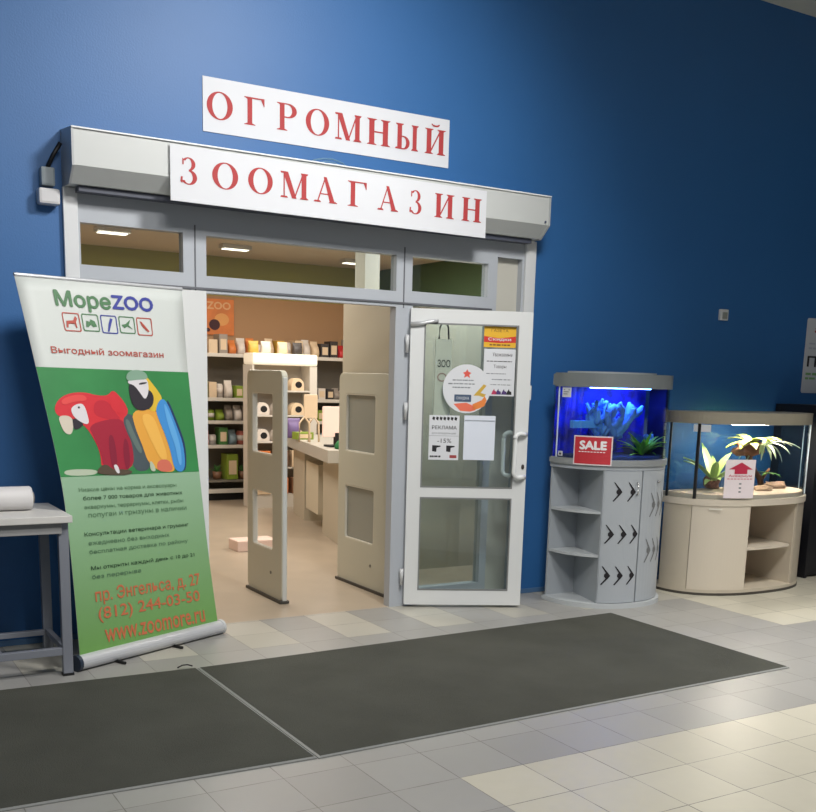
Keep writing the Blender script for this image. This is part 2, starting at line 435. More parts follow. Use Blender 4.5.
def sign(name, x0, x1, z0, z1, y, letters, zc, h, label, tilt):
    t = empty(name, ((x0+x1)/2, y, z0)); tag(t, label, 'sign')
    xc = (x0+x1)/2
    def warp(x, z): return Vector((x-xc, 0, z-z0+tilt*(x-xc)))
    bm = bmesh.new(); nseg = 24
    for k in range(nseg):
        xa, xb = x0+(x1-x0)*k/nseg, x0+(x1-x0)*(k+1)/nseg
    box(bm, x0-xc, x1-xc, -.0, .004, 0, z1-z0)
    bmesh.ops.subdivide_edges(bm, edges=[e for e in bm.edges if abs(e.verts[0].co.x-e.verts[1].co.x) > .5], cuts=nseg)
    for v in bm.verts: v.co.z += tilt*v.co.x
    link_bm('paper_sheet', bm, PAPER, t)
    bm = bmesh.new()
    for i, (c, a, b) in enumerate(letters):
        for q, s in enumerate(glyph(c)):
            me = curve_mesh(s)
            dy = -.0012-.00035*q
            add_me(bm, me, lambda X, Z, _: warp(a+X*(b-a), zc-h/2+Z*h)+Vector((0, dy, 0)))
    link_bm('lettering', bm, RED, t)
    return t
s1 = [(-1.386, -1.222), (-1.152, -1.011), (-0.935, -0.797), (-0.738, -0.574), (-0.535, -0.342), (-0.302, -0.126), (-0.09, 0.091), (0.139, 0.306)]
sign('paper_sign', -1.41, .335, 3.047, 3.356, -.006, [(c, a, b) for c, (a, b) in zip('ОГРОМНЫЙ', s1)], 3.202, .160, 'long white paper sign with red serif letters taped on the blue wall above the shutter', 0.002)
s2 = [(-1.642, -1.536), (-1.452, -1.292), (-1.23, -1.073), (-1.025, -0.84), (-0.803, -0.642), (-0.572, -0.43), (-0.358, -0.204), (-0.121, -0.023), (0.07, 0.225), (0.283, 0.445)]
sign('paper_sign', -1.70, .485, 2.582, 2.886, -.268, [(c, a, b) for c, (a, b) in zip('ЗООМАГАЗИН', s2)], 2.752, .150, 'longer white paper sign with red serif letters hung on the front of the shutter housing', -.004)
# bent wire clip standing behind the lower sign
bm = bmesh.new()
tube(bm, [(-.15, 0, 0), (-.11, 0, .03), (-.05, 0, .045), (.02, 0, .05), (.09, 0, .035), (.13, 0, 0)], .005, 8)
tube(bm, [(-.1, -.01, 0), (-.04, -.01, .03), (.03, -.01, .028), (.09, -.01, 0)], .004, 8)
o = link_bm('wire_clip', bm, mat('wire_blue_grey', (92, 130, 160), .4, .3), None, True); o.location = (-.62, -.12, 2.92)
tag(o, 'thin bent wire clip on top of the shutter housing between the two paper signs', 'wire')

# ------------------------------------------------------------------ doors
def leaf(name, hx, hy, ang, L, z0, z1, mirror=1, R=.098):
    r = empty(name, (hx, hy, 0), math.radians(ang)); tag(r, kind='structure')
    def pl(nm, loops, th, y, m):
        me = curve_mesh(loops, th/2); bm = bmesh.new(); add_me(bm, me, lambda x, z, t: Vector((x*mirror, y+t, z)))
        return link_bm(nm, bm, m, r)
    pl('leaf_frame', [rrect(0, L, z0, z1, .006), rect(R, L-.098, .872, z1-.095), rect(R, L-.098, .128, .80)], .055, 0, DOORW)
    # glazing beads
    for a, b in ((.872, z1-.095), (.128, .80)):
        pl('glazing_bead', [rect(R-.002, L-.096, a-.002, b+.002), rect(R+.008, L-.106, a+.009, b-.009)], .01, -.024, mat('bead_grey', (120, 122, 122), .4))
    pl('pane', [rect(R-.008, L-.09, .865, z1-.09)], .006, 0, GLASS)
    pl('pane', [rect(R-.008, L-.09, .12, .805)], .006, 0, GLASS)
    return r
DL, DA, DX, DY = .852, -26.0, .052, -.03
door = leaf('door_1', DX, DY, DA, DL, .02, 2.10)
# pull handles both sides
def hpts(x, s):
    P = [(x+.045, s*.028, 1.262), (x+.02, s*.055, 1.262)]
    for k in range(7): a = PI/2*k/6; P.append((x-.0-.04*math.sin(a), s*(.06+.012*math.sin(a)), 1.225+.04*math.cos(a)))
    for k in range(7): a = PI/2*k/6; P.append((x-.0-.04*math.cos(a), s*(.06+.012*math.cos(a)), .995-.04*math.sin(a)))
    return P+[(x+.02, s*.055, .958), (x+.045, s*.028, .958)]
for s, dx in ((-1, 0),):
    bm = bmesh.new(); x = .795; d = s*.028
    pts = hpts(x, s)
    tube(bm, pts, .016, 12); link_bm('door_handle', bm, mat('handle_white', (226, 228, 228), .25), door, True)
bm = bmesh.new(); pts = hpts(.745, 1.5)
tube(bm, pts, .016, 12); link_bm('door_handle', bm, mat('handle_white', (226, 228, 228), .25), door, True)
bm = bmesh.new(); lathe(bm, [(.0, -.002), (.011, -.002), (.011, .004), (0, .004)], 16); bmesh.ops.transform(bm, matrix=Matrix.Translation((.825, -.03, 1.03)) @ Matrix.Rotation(PI/2, 4, 'X') @ Matrix.Scale(1.6, 4, (0, 1, 0)), verts=bm.verts)
link_bm('lock_cylinder', bm, mat('lock_dark', (90, 84, 80), .3, .8), door)
mbox('strike_plate', (DL, DL+.012, -.02, .02, 1.50, 1.60), mat('strike', (206, 206, 206), .4), door, bev=.002)
bm = bmesh.new(); tube(bm, [(.0, -.035, 1.99), (.08, -.04, 2.0), (.15, -.045, 2.015), (.19, -.045, 2.02)], [.018, .016, .014, .01], 10)
link_bm('closer_arm', bm, mat('closer_grey', (190, 192, 194), .35, .3), door, True)
for z in (1.86, 1.40, .22):
    bm = bmesh.new(); lathe(bm, [(.0, 0), (.012, 0), (.012, .05), (.014, .052), (.014, .12), (0, .12)], 12, (-.02, -.02, z-.06))
    link_bm('hinge', bm, mat('hinge_white', (200, 202, 204), .3), door, True)
# left leaf folded open behind the banner stand
leaf('door_2', -1.425, -.045, 183, .78, .02, 2.112, R=.2)

# ---- paper things on the right leaf: plane placed in door coordinates (u along the leaf, z up)
c_, s_ = math.cos(math.radians(DA)), math.sin(math.radians(DA))
def on_door(name, u0, z0, label, cat, y=-.0075):
    o = empty(name, (DX+c_*u0+s_*(-y), DY+s_*u0-c_*(-y), z0), math.radians(DA)); tag(o, label, cat); return o
def flat(bm, loops, y, mi, ox=0, oz=0):
    add_poly(bm, loops, lambda x, z: Vector((x-ox, y, z-oz)), mi)
def ftext(bm, s, u0, u1, z0, z1, y, mi, ox=0, oz=0, bold=0):
    add_text(bm, s, u0, u1, z0, z1, lambda x, z: Vector((x-ox, y, z-oz)), mi, bold)
def sheet(root, w, h, m, th=.002, r=.001, name='sheet'):
    me = curve_mesh([rrect(0, w, 0, h, r)], th/2); bm = bmesh.new(); add_me(bm, me, lambda x, z, t: Vector((x, t, z)))
    return link_bm(name, bm, m, root)
def squig(bm, x0, x1, z, h, y, mi, n=9, seed=1):
    """a line of tiny printed words"""
    rd = random.Random(seed); x = x0
    while x < x1-.002:
        w = min(x1-x, rd.uniform(.5, 1.6)*(x1-x0)/n)
        flat(bm, [rect(x, x+w*.8, z+rd.uniform(-.1, .1)*h, z+h)], y, mi); x += w

YEL = mat('yellow_print', (222, 172, 36), .6)
t = on_door('sticker_sheet', .515, 1.855, 'yellow sticker with a red band at the top right of the door glass', 'sticker')
sheet(t, .225, .145, YEL, name='backing'); bm = bmesh.new()
flat(bm, [[(0, .075), (.11, .062), (.225, .078), (.225, .035), (.11, .03), (0, .035)]], -.0016, 0); squig(bm, .04, .19, .012, .01, -.0016, 1, 5, 3); ftext(bm, 'ГАЗЕТА', .05, .17, .105, .125, -.0016, 1)
ftext(bm, 'Скидки', .03, .19, .042, .066, -.0022, 2, bold=.01); link_bm('lettering', bm, [mat('band_red', (200, 44, 30), .6), mat('brown_print', (120, 84, 30), .7), PAPER], t)
t = on_door('notice_sheet', .52, 1.522, 'tall white printed notice with small coloured pictures along its bottom, below the yellow sticker', 'notice')
sheet(t, .222, .322, PAPER); bm = bmesh.new()
ftext(bm, 'Уважаемые', .06, .20, .272, .298, -.0016, 0); squig(bm, .02, .2, .235, .006, -.0016, 0, 9, 5); ftext(bm, 'Товары', .07, .16, .185, .215, -.0016, 0)
squig(bm, .02, .16, .15, .006, -.0016, 1, 6, 6); squig(bm, .06, .2, .11, .006, -.0016, 1, 6, 8); squig(bm, .02, .2, .075, .005, -.0016, 1, 8, 9)
for i, (x, cc) in enumerate(((.03, 3), (.08, 4), (.11, 3), (.15, 3), (.185, 0))):
    flat(bm, [[(x-.02, .01), (x+.02, .01), (x+.018, .03), (x+.005, .035), (x, .05), (x-.012, .03)]], -.0016, cc)
link_bm('lettering', bm, [BLACKP, GREYP, PAPER, mat('purple_print', (74, 52, 110), .7), mat('magenta_print', (180, 50, 90), .7)], t)
t = on_door('round_sticker', .405, 1.40, 'round white sticker with a red star and an orange cat shape on the door glass', 'sticker', -.0105)
me = curve_mesh([ell(0, .165, .168, .168, 40)], .001); bm = bmesh.new(); add_me(bm, me, lambda x, z, tt: Vector((x, tt, z))); link_bm('disc', bm, PAPER, t)
bm = bmesh.new()
flat(bm, [[(-.03, .275), (-.01, .283), (0, .3), (.01, .283), (.03, .275), (.015, .262), (.022, .24), (0, .252), (-.022, .24), (-.015, .262)]], -.0014, 0)
for z, a, b in ((.22, -.10, .05), (.195, -.13, .06), (.17, -.10, .03)): squig(bm, a, b, z, .008, -.0014, 1, 7, int(z*999))
flat(bm, [rrect(-.085, .035, .075, .125, .006)], -.0014, 2); ftext(bm, 'СКИДКА', -.07, .02, .088, .11, -.002, 3)
flat(bm, [[(-.09, .06), (.0, .07), (.05, .05), (.07, .02), (.03, .008), (-.04, .012)]], -.0014, 4)
flat(bm, [[(.045, .06), (.11, .09), (.13, .12), (.145, .09), (.13, .05), (.09, .03), (.05, .02)]], -.0014, 5)
flat(bm, [[(.05, .12), (.12, .2), (.14, .19), (.10, .14), (.14, .13), (.12, .11), (.09, .12)]], -.0014, 6)
link_bm('lettering', bm, [mat('star_red', (214, 84, 70), .6), GREYP, mat('slate_print', (66, 84, 110), .6), PAPER, mat('coral_print', (226, 110, 84), .6), mat('orange_print', (224, 128, 58), .6), mat('gold_print', (196, 160, 60), .6)], t)
t = on_door('advert_sheet', .15, 1.066, 'white advertising sheet with black lettering and heavy black border marks on the door glass', 'notice')
sheet(t, .213, .312, PAPER); bm = bmesh.new()
for i in range(7): flat(bm, [[(.02+i*.026, .285), (.035+i*.026, .275), (.042+i*.026, .297), (.024+i*.026, .303)]], -.0016, 0)
ftext(bm, 'РЕКЛАМА', .02, .195, .215, .24, -.0016, 0, bold=.005); ftext(bm, 'для владельцев', .02, .19, .178, .192, -.0016, 1)
flat(bm, [rect(.0, .213, .168, .17)], -.0016, 1); ftext(bm, '-15%', .06, .16, .12, .15, -.0016, 0)
for a in (.025, .125): flat(bm, [[(a, .06), (a+.03, .055), (a+.032, .085), (a+.06, .092), (a+.06, .1), (a, .102)]], -.0016, 0)
squig(bm, .01, .09, .018, .012, -.0016, 0, 5, 4); flat(bm, [rrect(.15, .2, .014, .035, .004)], -.0016, 2)
link_bm('lettering', bm, [BLACKP, GREYP, mat('dark_red_print', (150, 60, 60), .7)], t)
t = on_door('paper_pocket', .397, 1.070, 'blank white paper pocket with a folded top edge beside the advertising sheet', 'paper pocket')
sheet(t, .222, .312, mat('cool_paper', (214, 220, 232), .6), .003)
mbox('fold', (.004, .218, -.005, -.0016, .275, .280), mat('fold_grey', (150, 155, 165), .6), t, bev=0)
# long strip with letters hanging behind the glass
t = empty('hanging_banner', (.30, .14, 1.33)); tag(t, 'narrow cream hanging strip printed with dark letters seen through the door glass', 'banner')
t.location = (.285, -.10, 1.3)
mbox('cloth', (-.068, .068, -.004, .004, 0, .60), mat('cream_cloth', (238, 232, 214), .8), t, bev=0)
bm = bmesh.new(); ftext(bm, 'ЗОО', -.05, .055, .41, .46, -.006, 0, bold=.01); flat(bm, [ell(-.01, .34, .04, .03, 20), ell(-.01, .34, .03, .022, 20)], -.006, 1)
link_bm('lettering', bm, [BLACKP, mat('pink_print', (196, 160, 150), .7)], t)
bm = bmesh.new(); tube(bm, [(-.04, 0, .6), (-.035, 0, .68), (0, 0, .74), (.035, 0, .68), (.04, 0, .6)], .006, 8)
link_bm('cord_loop', bm, mat('cord_dark', (60, 58, 56), .6), t, True)

# ------------------------------------------------------------------ anti-theft gates
GATE = mat('gate_plastic', (192, 190, 174), .4)
def gate(x, y0, y1, h, label, panes):
    g = empty('security_gate', (x, (y0+y1)/2, 0)); tag(g, label, 'security gate', 'anti-theft gates at the shop entrance'); w = (y1-y0)/2
    a, b = -w*.62, w*.38
    def P(loops, th, nm, m, xo=0, bev=.006):
        me = curve_mesh(loops, th/2, bev); bm = bmesh.new()
        add_me(bm, me, lambda yy, zz, tt: Vector((xo+tt, yy, zz)), 0)
        return link_bm(nm, bm, m, g)
    ya, yb = -w*.50, w*.72
    P([rrect(-w, w, .02, h, .05), rrect(ya, yb, 1.05, 1.50, .015), rrect(ya, yb, .36, .79, .04)], .03, 'panel', GATE)
    # white inner rims of the openings
    for z0, z1 in ((1.05, 1.50), (.36, .79)):
        P([rrect(ya-.004, yb+.004, z0-.004, z1+.004, .02), rrect(ya+.010, yb-.010, z0+.010, z1-.010, .02)], .036, 'opening_rim', mat('gate_rim', (208, 204, 192), .35), bev=.001)
        if panes: P([rect(ya+.0, yb-.0, z0+.0, z1-.0)], .004, 'pane', mat('smoked_pane', (150, 152, 144), .25), bev=0)
    P([rrect(-w-.012, w+.012, .001, .022, .004)], .07, 'base', mat('gate_base', (60, 58, 54), .5), bev=0)
    mbox('pale_strip', (-.017, .017, -w-.014, -w+.014, .02, h-.04), mat('gate_edge', (190, 192, 188), .3), g, bev=.01)
    bm = bmesh.new(); lathe(bm, [(0, 0), (.012, 0), (.012, .004), (0, .004)], 12); bmesh.ops.transform(bm, matrix=Matrix.Translation((-.022, -w*.4, .2)) @ Matrix.Rotation(-PI/2, 4, 'Y'), verts=bm.verts)
    link_bm('screw_cap', bm, mat('screw_grey', (110, 108, 100), .4), g)
    return g
gate(-.70, .39, 1.03, 1.65, 'free-standing beige gate left in the doorway with two open windows', False)
gate(.10, .29, 1.09, 1.65, 'beige gate against the partition at the right side of the doorway, windows filled', True)

# ------------------------------------------------------------------ banner stand
bs = empty('roll_up_banner', (-1.92, -.47, 0)); tag(bs, 'leaning white and green roll-up banner with two parrots, left of the shop entrance', 'banner')
OR = Vector((-1.92, -.47, 0))
Lp = [Vector(p) for p in ((-2.392, -.700, .085), (-2.411, -.664, .61), (-2.435, -.602, 1.037), (-2.515, -.502, 1.602), (-2.591, -.40, 2.103))]
Lv = [0, .243, .448, .738, 1.0]
Rp = [Vector(p) for p in ((-1.433, -.243, .057), (-1.479, -.222, .475), (-1.524, -.2, .974), (-1.577, -.16, 1.625), (-1.593, -.12, 2.11))]
Rv = [0, .193, .43, .753, 1.0]
def crom(P, V, v):
    """smooth interpolation through the edge points"""
    v = max(0, min(1, v)); n = len(P)
    for i in range(n-1):
        if v <= V[i+1]+1e-9: break
    h = V[i+1]-V[i]; t = (v-V[i])/h
    def tan(j):
        if j == 0: return (P[1]-P[0])/(V[1]-V[0])
        if j == n-1: return (P[-1]-P[-2])/(V[-1]-V[-2])
        return (P[j+1]-P[j-1])/(V[j+1]-V[j-1])
    t2, t3 = t*t, t*t*t
    return P[i]*(2*t3-3*t2+1)+tan(i)*h*(t3-2*t2+t)+P[i+1]*(-2*t3+3*t2)+tan(i+1)*h*(t3-t2)
bn = Vector((.43, -.9, .12)).normalized()
def BS(u, v, off=0):
    return crom(Lp, Lv, v)*(1-u)+crom(Rp, Rv, v)*u+bn*off-OR
def green_print():
    m = bpy.data.materials.new('banner_print'); m.use_nodes = True
    return mat('banner_green', (128, 172, 122), .55)
def grid(bm, u0, u1, v0, v1, nu, nv, off, mi):
    vs = [[bm.verts.new(BS(u0+(u1-u0)*i/nu, v0+(v1-v0)*j/nv, off)) for i in range(nu+1)] for j in range(nv+1)]
    for j in range(nv):
        for i in range(nu):
            f = bm.faces.new((vs[j][i], vs[j][i+1], vs[j+1][i+1], vs[j+1][i])); f.material_index = mi; f.smooth = True
# lower print: its green deepens towards the bottom edge in four printed tones
bm = bmesh.new(); grid(bm, 0, 1, 0, 1, 12, 24, 0, 0)
banner = link_bm('fabric', bm, mat('banner_white', (202, 207, 204), .5), bs, 'keep')
sol = banner.modifiers.new('thickness', 'SOLIDIFY'); sol.thickness = .0015; sol.offset = 0
def lower_mat():
    m = bpy.data.materials.new('banner_lower_print'); m.use_nodes = True
    nt = m.node_tree; b = nt.nodes['Principled BSDF']; b.inputs['Roughness'].default_value = .5
    tc = nt.nodes.new('ShaderNodeTexCoord'); sp = nt.nodes.new('ShaderNodeSeparateXYZ'); nt.links.new(tc.outputs['Object'], sp.inputs[0])
    mr = nt.nodes.new('ShaderNodeMapRange'); mr.inputs['From Min'].default_value = 0.05; mr.inputs['From Max'].default_value = 1.0
    nt.links.new(sp.outputs[2], mr.inputs['Value'])
    cr = nt.nodes.new('ShaderNodeValToRGB'); cr.color_ramp.elements[0].color = lin((106, 156, 78)); cr.color_ramp.elements[1].color = lin((142, 176, 146))
    nt.links.new(mr.outputs[0], cr.inputs[0]); nt.links.new(cr.outputs[0], b.inputs['Base Color'])
    return m
PG = mat('photo_green', (52, 128, 72), .5, var=.12, vscale=3)
bm = bmesh.new(); grid(bm, .0, 1, .0, .455, 12, 12, .002, 0); grid(bm, .0, 1.0, .4555, .752, 12, 8, .002, 1)
link_bm('colour_print', bm, [lower_mat(), PG], bs, 'keep')
# parrots, drawn in print coordinates
def PX(cx, cy):
    x, y = 40+cx/4.8, 350+cy/4.8
    xl = 37+(y-371)*24/112; xr = 188+(y-371)*11/103
    yb = 483-9*(x-61)/138
    return (x-xl)/(xr-xl), .753-(.753-.455)*(y-371)/(yb-371)
_k = [0]
def birdpoly(bm, pts, mi, level):
    loop = [PX(*p) for p in pts]
    # smooth the outline
    for _ in range(2):
        n = []
        for i in range(len(loop)):
            a, b = loop[i], loop[(i+1) % len(loop)]
            n += [(a[0]*.75+b[0]*.25, a[1]*.75+b[1]*.25), (a[0]*.25+b[0]*.75, a[1]*.25+b[1]*.75)]
        loop = n
    add_poly(bm, [loop], lambda x, y: BS(x, y, .0030+level*.0008), mi, 1)
bmats = [mat('p_red', (206, 48, 58), .5), mat('p_dark_red', (158, 34, 56), .5), mat('p_cream', (206, 196, 180), .5), mat('p_black', (46, 42, 50), .5), mat('p_white', (214, 210, 214), .5),
         mat('p_slate', (72, 84, 90), .5), mat('p_amber', (222, 160, 66), .5), mat('p_yellow', (216, 180, 56), .5), mat('p_blue', (64, 140, 206), .5), mat('p_head_green', (128, 160, 140), .5),
         mat('p_brown', (84, 72, 58), .5), mat('p_pale', (178, 190, 168), .5), mat('p_pink', (206, 110, 90), .5), mat('p_navy', (36, 52, 96), .5), mat('p_crimson', (186, 40, 56), .5), mat('p_light_red', (220, 76, 74), .5), mat('p_wine', (132, 30, 54), .5), mat('p_honey', (232, 178, 84), .5), mat('p_sky', (96, 166, 222), .5), mat('p_slate_light', (96, 112, 108), .5)]
bm = bmesh.new()
birdpoly(bm, [(112, 600), (260, 596), (255, 625), (118, 632)], 11, 0)
birdpoly(bm, [(355, 330), (405, 315), (440, 345), (452, 410), (490, 480), (515, 595), (425, 605), (400, 470)], 5, 0)
birdpoly(bm, [(62, 300), (90, 248), (140, 224), (200, 220), (250, 234), (302, 234), (325, 203), (355, 228), (390, 275), (402, 318), (372, 345), (386, 400), (420, 470), (428, 600), (275, 602), (270, 520), (235, 440), (198, 385), (140, 350), (78, 345)], 0, 1)
birdpoly(bm, [(212, 385), (300, 350), (372, 345), (386, 400), (420, 470), (426, 598), (285, 598), (272, 520), (238, 440)], 1, 2)
birdpoly(bm, [(310, 235), (326, 206), (392, 280), (400, 316), (340, 318), (315, 290)], 0, 3)
birdpoly(bm, [(80, 340), (132, 338), (148, 372), (142, 432), (112, 428), (92, 388)], 2, 3)
birdpoly(bm, [(140, 342), (195, 372), (180, 398), (146, 410)], 3, 3)
birdpoly(bm, [(132, 305), (155, 282), (188, 275), (205, 315), (218, 378), (190, 376), (148, 346)], 4, 4)
birdpoly(bm, [(240, 260), (300, 255), (340, 320), (368, 350), (300, 352), (235, 330)], 14, 2)
birdpoly(bm, [(90, 262), (140, 236), (195, 232), (210, 262), (150, 268), (100, 290)], 15, 4)
birdpoly(bm, [(300, 430), (330, 425), (352, 590), (322, 598)], 16, 3)
birdpoly(bm, [(380, 430), (402, 470), (408, 590), (385, 596), (372, 500)], 16, 3)
birdpoly(bm, [(455, 320), (520, 315), (560, 420), (600, 540), (560, 545), (505, 440)], 17, 2)
birdpoly(bm, [(575, 262), (590, 270), (630, 370), (662, 470), (668, 570), (650, 560), (635, 470), (600, 380)], 18, 4)
birdpoly(bm, [(380, 350), (402, 345), (430, 420), (470, 500), (455, 520), (410, 440)], 19, 1)
birdpoly(bm, [(163, 294), (172, 290), (176, 300), (167, 304)], 3, 5)
birdpoly(bm, [(412, 300), (540, 290), (548, 340), (585, 420), (628, 560), (632, 600), (560, 602), (495, 560), (470, 480), (435, 395)], 6, 1)
birdpoly(bm, [(540, 545), (600, 535), (630, 598), (540, 602)], 12, 2)
birdpoly(bm, [(480, 120), (512, 155), (545, 195), (575, 240), (550, 300), (500, 305), (515, 250), (500, 190)], 7, 2)
birdpoly(bm, [(590, 245), (605, 248), (660, 380), (692, 470), (694, 592), (660, 592)], 13, 1)
birdpoly(bm, [(560, 238), (592, 246), (645, 375), (680, 470), (688, 596), (630, 598), (610, 500), (580, 410), (540, 320), (538, 285)], 8, 3)
birdpoly(bm, [(398, 168), (430, 176), (475, 235), (500, 190), (528, 225), (522, 278), (482, 302), (442, 300), (412, 262)], 3, 4)
birdpoly(bm, [(398, 152), (440, 148), (492, 138), (503, 200), (484, 252), (458, 215), (428, 176), (398, 170)], 4, 5)
birdpoly(bm, [(450, 165), (490, 158), (492, 166), (452, 176)], 3, 6)
birdpoly(bm, [(386, 135), (405, 106), (450, 98), (488, 114), (498, 145), (440, 150), (395, 158)], 9, 6)
birdpoly(bm, [(252, 600), (290, 565), (330, 600), (360, 592), (425, 600), (400, 622), (262, 622)], 10, 5)
birdpoly(bm, [(325, 575), (345, 570), (360, 612), (345, 616)], 4, 6)
birdpoly(bm, [(500, 545), (520, 560), (535, 600), (505, 600)], 11, 6)
link_bm('parrot_picture', bm, bmats, bs, 'keep')
bm = bmesh.new(); F = lambda off: (lambda u, v: BS(u, v, off))
add_text(bm, 'Море', .195, .520, .912, .966, F(.004), 0, .03); add_text(bm, 'ZOO', .530, .79, .926, .964, F(.004), 1, .035)
# descender-less strip of five pictogram cards
cols = [2, 0, 1, 0, 2]
pict = [[(.15, .2), (.2, .55), (.6, .6), (.75, .85), (.85, .7), (.75, .5), (.78, .2), (.7, .2), (.65, .42), (.3, .4), (.25, .2)],
        [(.2, .25), (.25, .6), (.45, .55), (.5, .7), (.75, .6), (.85, .3), (.6, .25), (.5, .4), (.35, .25)],
        [(.35, .1), (.45, .5), (.6, .85), (.75, .8), (.62, .5), (.45, .1)],
        [(.15, .5), (.4, .55), (.75, .85), (.6, .5), (.85, .25), (.5, .42), (.3, .3)],
        [(.2, .8), (.35, .75), (.8, .25), (.7, .2), (.5, .35), (.35, .5)]]
for i in range(5):
    a = .215+i*.114; b = a+.102; v0, v1 = .854+.003*(i % 2), .906
    add_poly(bm, [rrect(a, b, v0, v1, .008, 3), rrect(a+.006, b-.006, v0+.003, v1-.003, .006, 3)], F(.004), cols[i])
    add_poly(bm, [[(a+p*(b-a), v0+q*(v1-v0)) for p, q in pict[i]]], F(.004), cols[i])
add_text(bm, 'Выгодный зоомагазин', .11, .83, .788, .810, F(.004), 2, .012)
link_bm('logo_lettering', bm, [mat('logo_green', (78, 122, 84), .5), mat('logo_blue', (58, 66, 150), .5), mat('logo_red', (176, 78, 66), .5)], bs, 'keep')
bm = bmesh.new()
def para(v, u0, u1, s, mi, h=.013): add_text(bm, s, u0, u1, v, v+h, F(.004), mi, .012)
para(.412, .10, .80, 'Низкие цены на корма и аксессуары', 1); para(.389, .12, .84, 'более 7 000 товаров для животных', 0)
para(.366, .12, .84, 'аквариумы, террариумы, клетки, рыбы', 1); para(.343, .14, .86, 'попугаи и грызуны в наличии', 1)
para(.296, .10, .86, 'Консультации ветеринара и груминг', 0); para(.273, .12, .70, 'ежедневно без выходных', 1); para(.250, .12, .84, 'бесплатная доставка по району', 1)
para(.208, .12, .88, 'Мы открыты каждый день с 10 до 21', 0); para(.185, .12, .46, 'без перерыва', 1)
for i, (s, v0, v1, a, b) in enumerate((('пр. Энгельса, д. 27', .125, .168, .13, .90), ('(812) 244-03-50', .078, .118, .14, .88), ('www.zoomore.ru', .025, .058, .17, .90))):
    bmc = bmesh.new(); add_text(bmc, s, a, b, v0-.006, v1-.006, F(.004), 0, .012); link_bm('contact_line', bmc, mat('text_orange', (196, 110, 74), .6), bs, 'keep')
link_bm('small_print', bm, [mat('text_dark_green', (52, 84, 56), .6), mat('text_mid_green', (88, 124, 92), .6), mat('text_orange', (196, 110, 74), .6)], bs, 'keep')
# cassette base
bm = bmesh.new()
a, b = Vector((-2.40, -.705, .045))-OR, Vector((-1.425, -.245, .045))-OR
d = (b-a).normalized(); nrm = Vector((-d.y, d.x, 0))
prf = [(.045*math.cos(t), .042*math.sin(t)) for t in [2*PI*k/20 for k in range(20)]]
A = [bm.verts.new(a+nrm*p+Vector((0, 0, q))) for p, q in prf]; B = [bm.verts.new(b+nrm*p+Vector((0, 0, q))) for p, q in prf]
bm.faces.new(A); bm.faces.new(B[::-1])
for k in range(20): bm.faces.new((A[k], B[k], B[(k+1) % 20], A[(k+1) % 20]))
link_bm('cassette', bm, mat('cassette_silver', (196, 198, 202), .3, .2), bs)
bm = bmesh.new()
tube(bm, [a-d*.022, a-d*.0], .046, 20); link_bm('end_cap', bm, mat('cap_navy', (38, 50, 66), .4), bs)
bm = bmesh.new(); tube(bm, [b, b+d*.02], .046, 20); link_bm('end_cap', bm, mat('cap_light', (190, 192, 194), .4), bs)
for k in (.22, .62):
    p = a+(b-a)*k
    bm = bmesh.new(); tube(bm, [p-nrm*.10+Vector((0, 0, -.035)), p+nrm*.10+Vector((0, 0, -.035))], .009, 8); link_bm('foot', bm, BLACK, bs)
bm = bmesh.new(); tl, tr = BS(0, 1), BS(1, 1)
tube(bm, [tl, tr], .010, 10); link_bm('top_bar', bm, mat('cassette_silver', (196, 198, 202), .3, .2), bs)
bm = bmesh.new(); mid = (a+b)/2+nrm*.05; tube(bm, [mid, (tl+tr)/2+nrm*.02], .009, 8); link_bm('pole', bm, CHROME, bs)

# ------------------------------------------------------------------ bench on the left
PL = mat('bench_top', (206, 204, 200), .45, var=.04); MTL = mat('bench_metal', (136, 140, 150), .4, .3)
bt = empty('metal_table', (-2.92, -.53, 0)); tag(bt, 'narrow grey metal table with a pale top at the left edge beside the banner', 'table')
x0, x1, y0, y1 = -1.4, .49, -.27, .30
mbox('tabletop', (x0, x1, y0-.02, y1, .835, .872), PL, bt, bev=.004)
mbox('apron', (x0+.05, x1-.05, y0+.01, y0+.04, .775, .835), mat('apron_grey', (150, 150, 150), .5), bt)
for x in (x0+.06, .425):
    for y in (-.235, .26):
        mbox('leg', (x, x+.052, y-.01, y+.03, .012, .835), MTL, bt, bev=.004)
        mbox('foot_cap', (x-.003, x+.055, y-.013, y+.033, 0, .014), BLACK, bt, bev=.001)
mbox('stretcher', (x0+.06, .43, -.24, -.205, .115, .155), MTL, bt)
mbox('stretcher', (x0+.06, .43, .24, .275, .115, .145), MTL, bt)
mbox('stretcher', (.435, .465, -.2, .25, .12, .15), MTL, bt)
mbox('stretcher', (.10, .13, -.2, .25, .12, .15), MTL, bt)
bm = bmesh.new(); lathe(bm, [(0, 0), (.058, 0), (.064, .01), (.064, .9), (.058, .91), (0, .91)], 24)
bmesh.ops.transform(bm, matrix=Matrix.Rotation(-PI/2, 4, 'Y'), verts=bm.verts)
o = link_bm('paper_roll', bm, mat('roll_white', (206, 204, 204), .55), None, True); o.location = (-2.575, -.52, .937); tag(o, 'thick off-white roll lying on the metal table at the left edge', 'roll')
bm = bmesh.new(); tube(bm, [(0.002, 0, 0), (.012, 0, 0)], .03, 16); link_bm('core', bm, mat('core_grey', (120, 116, 112), .7), o)

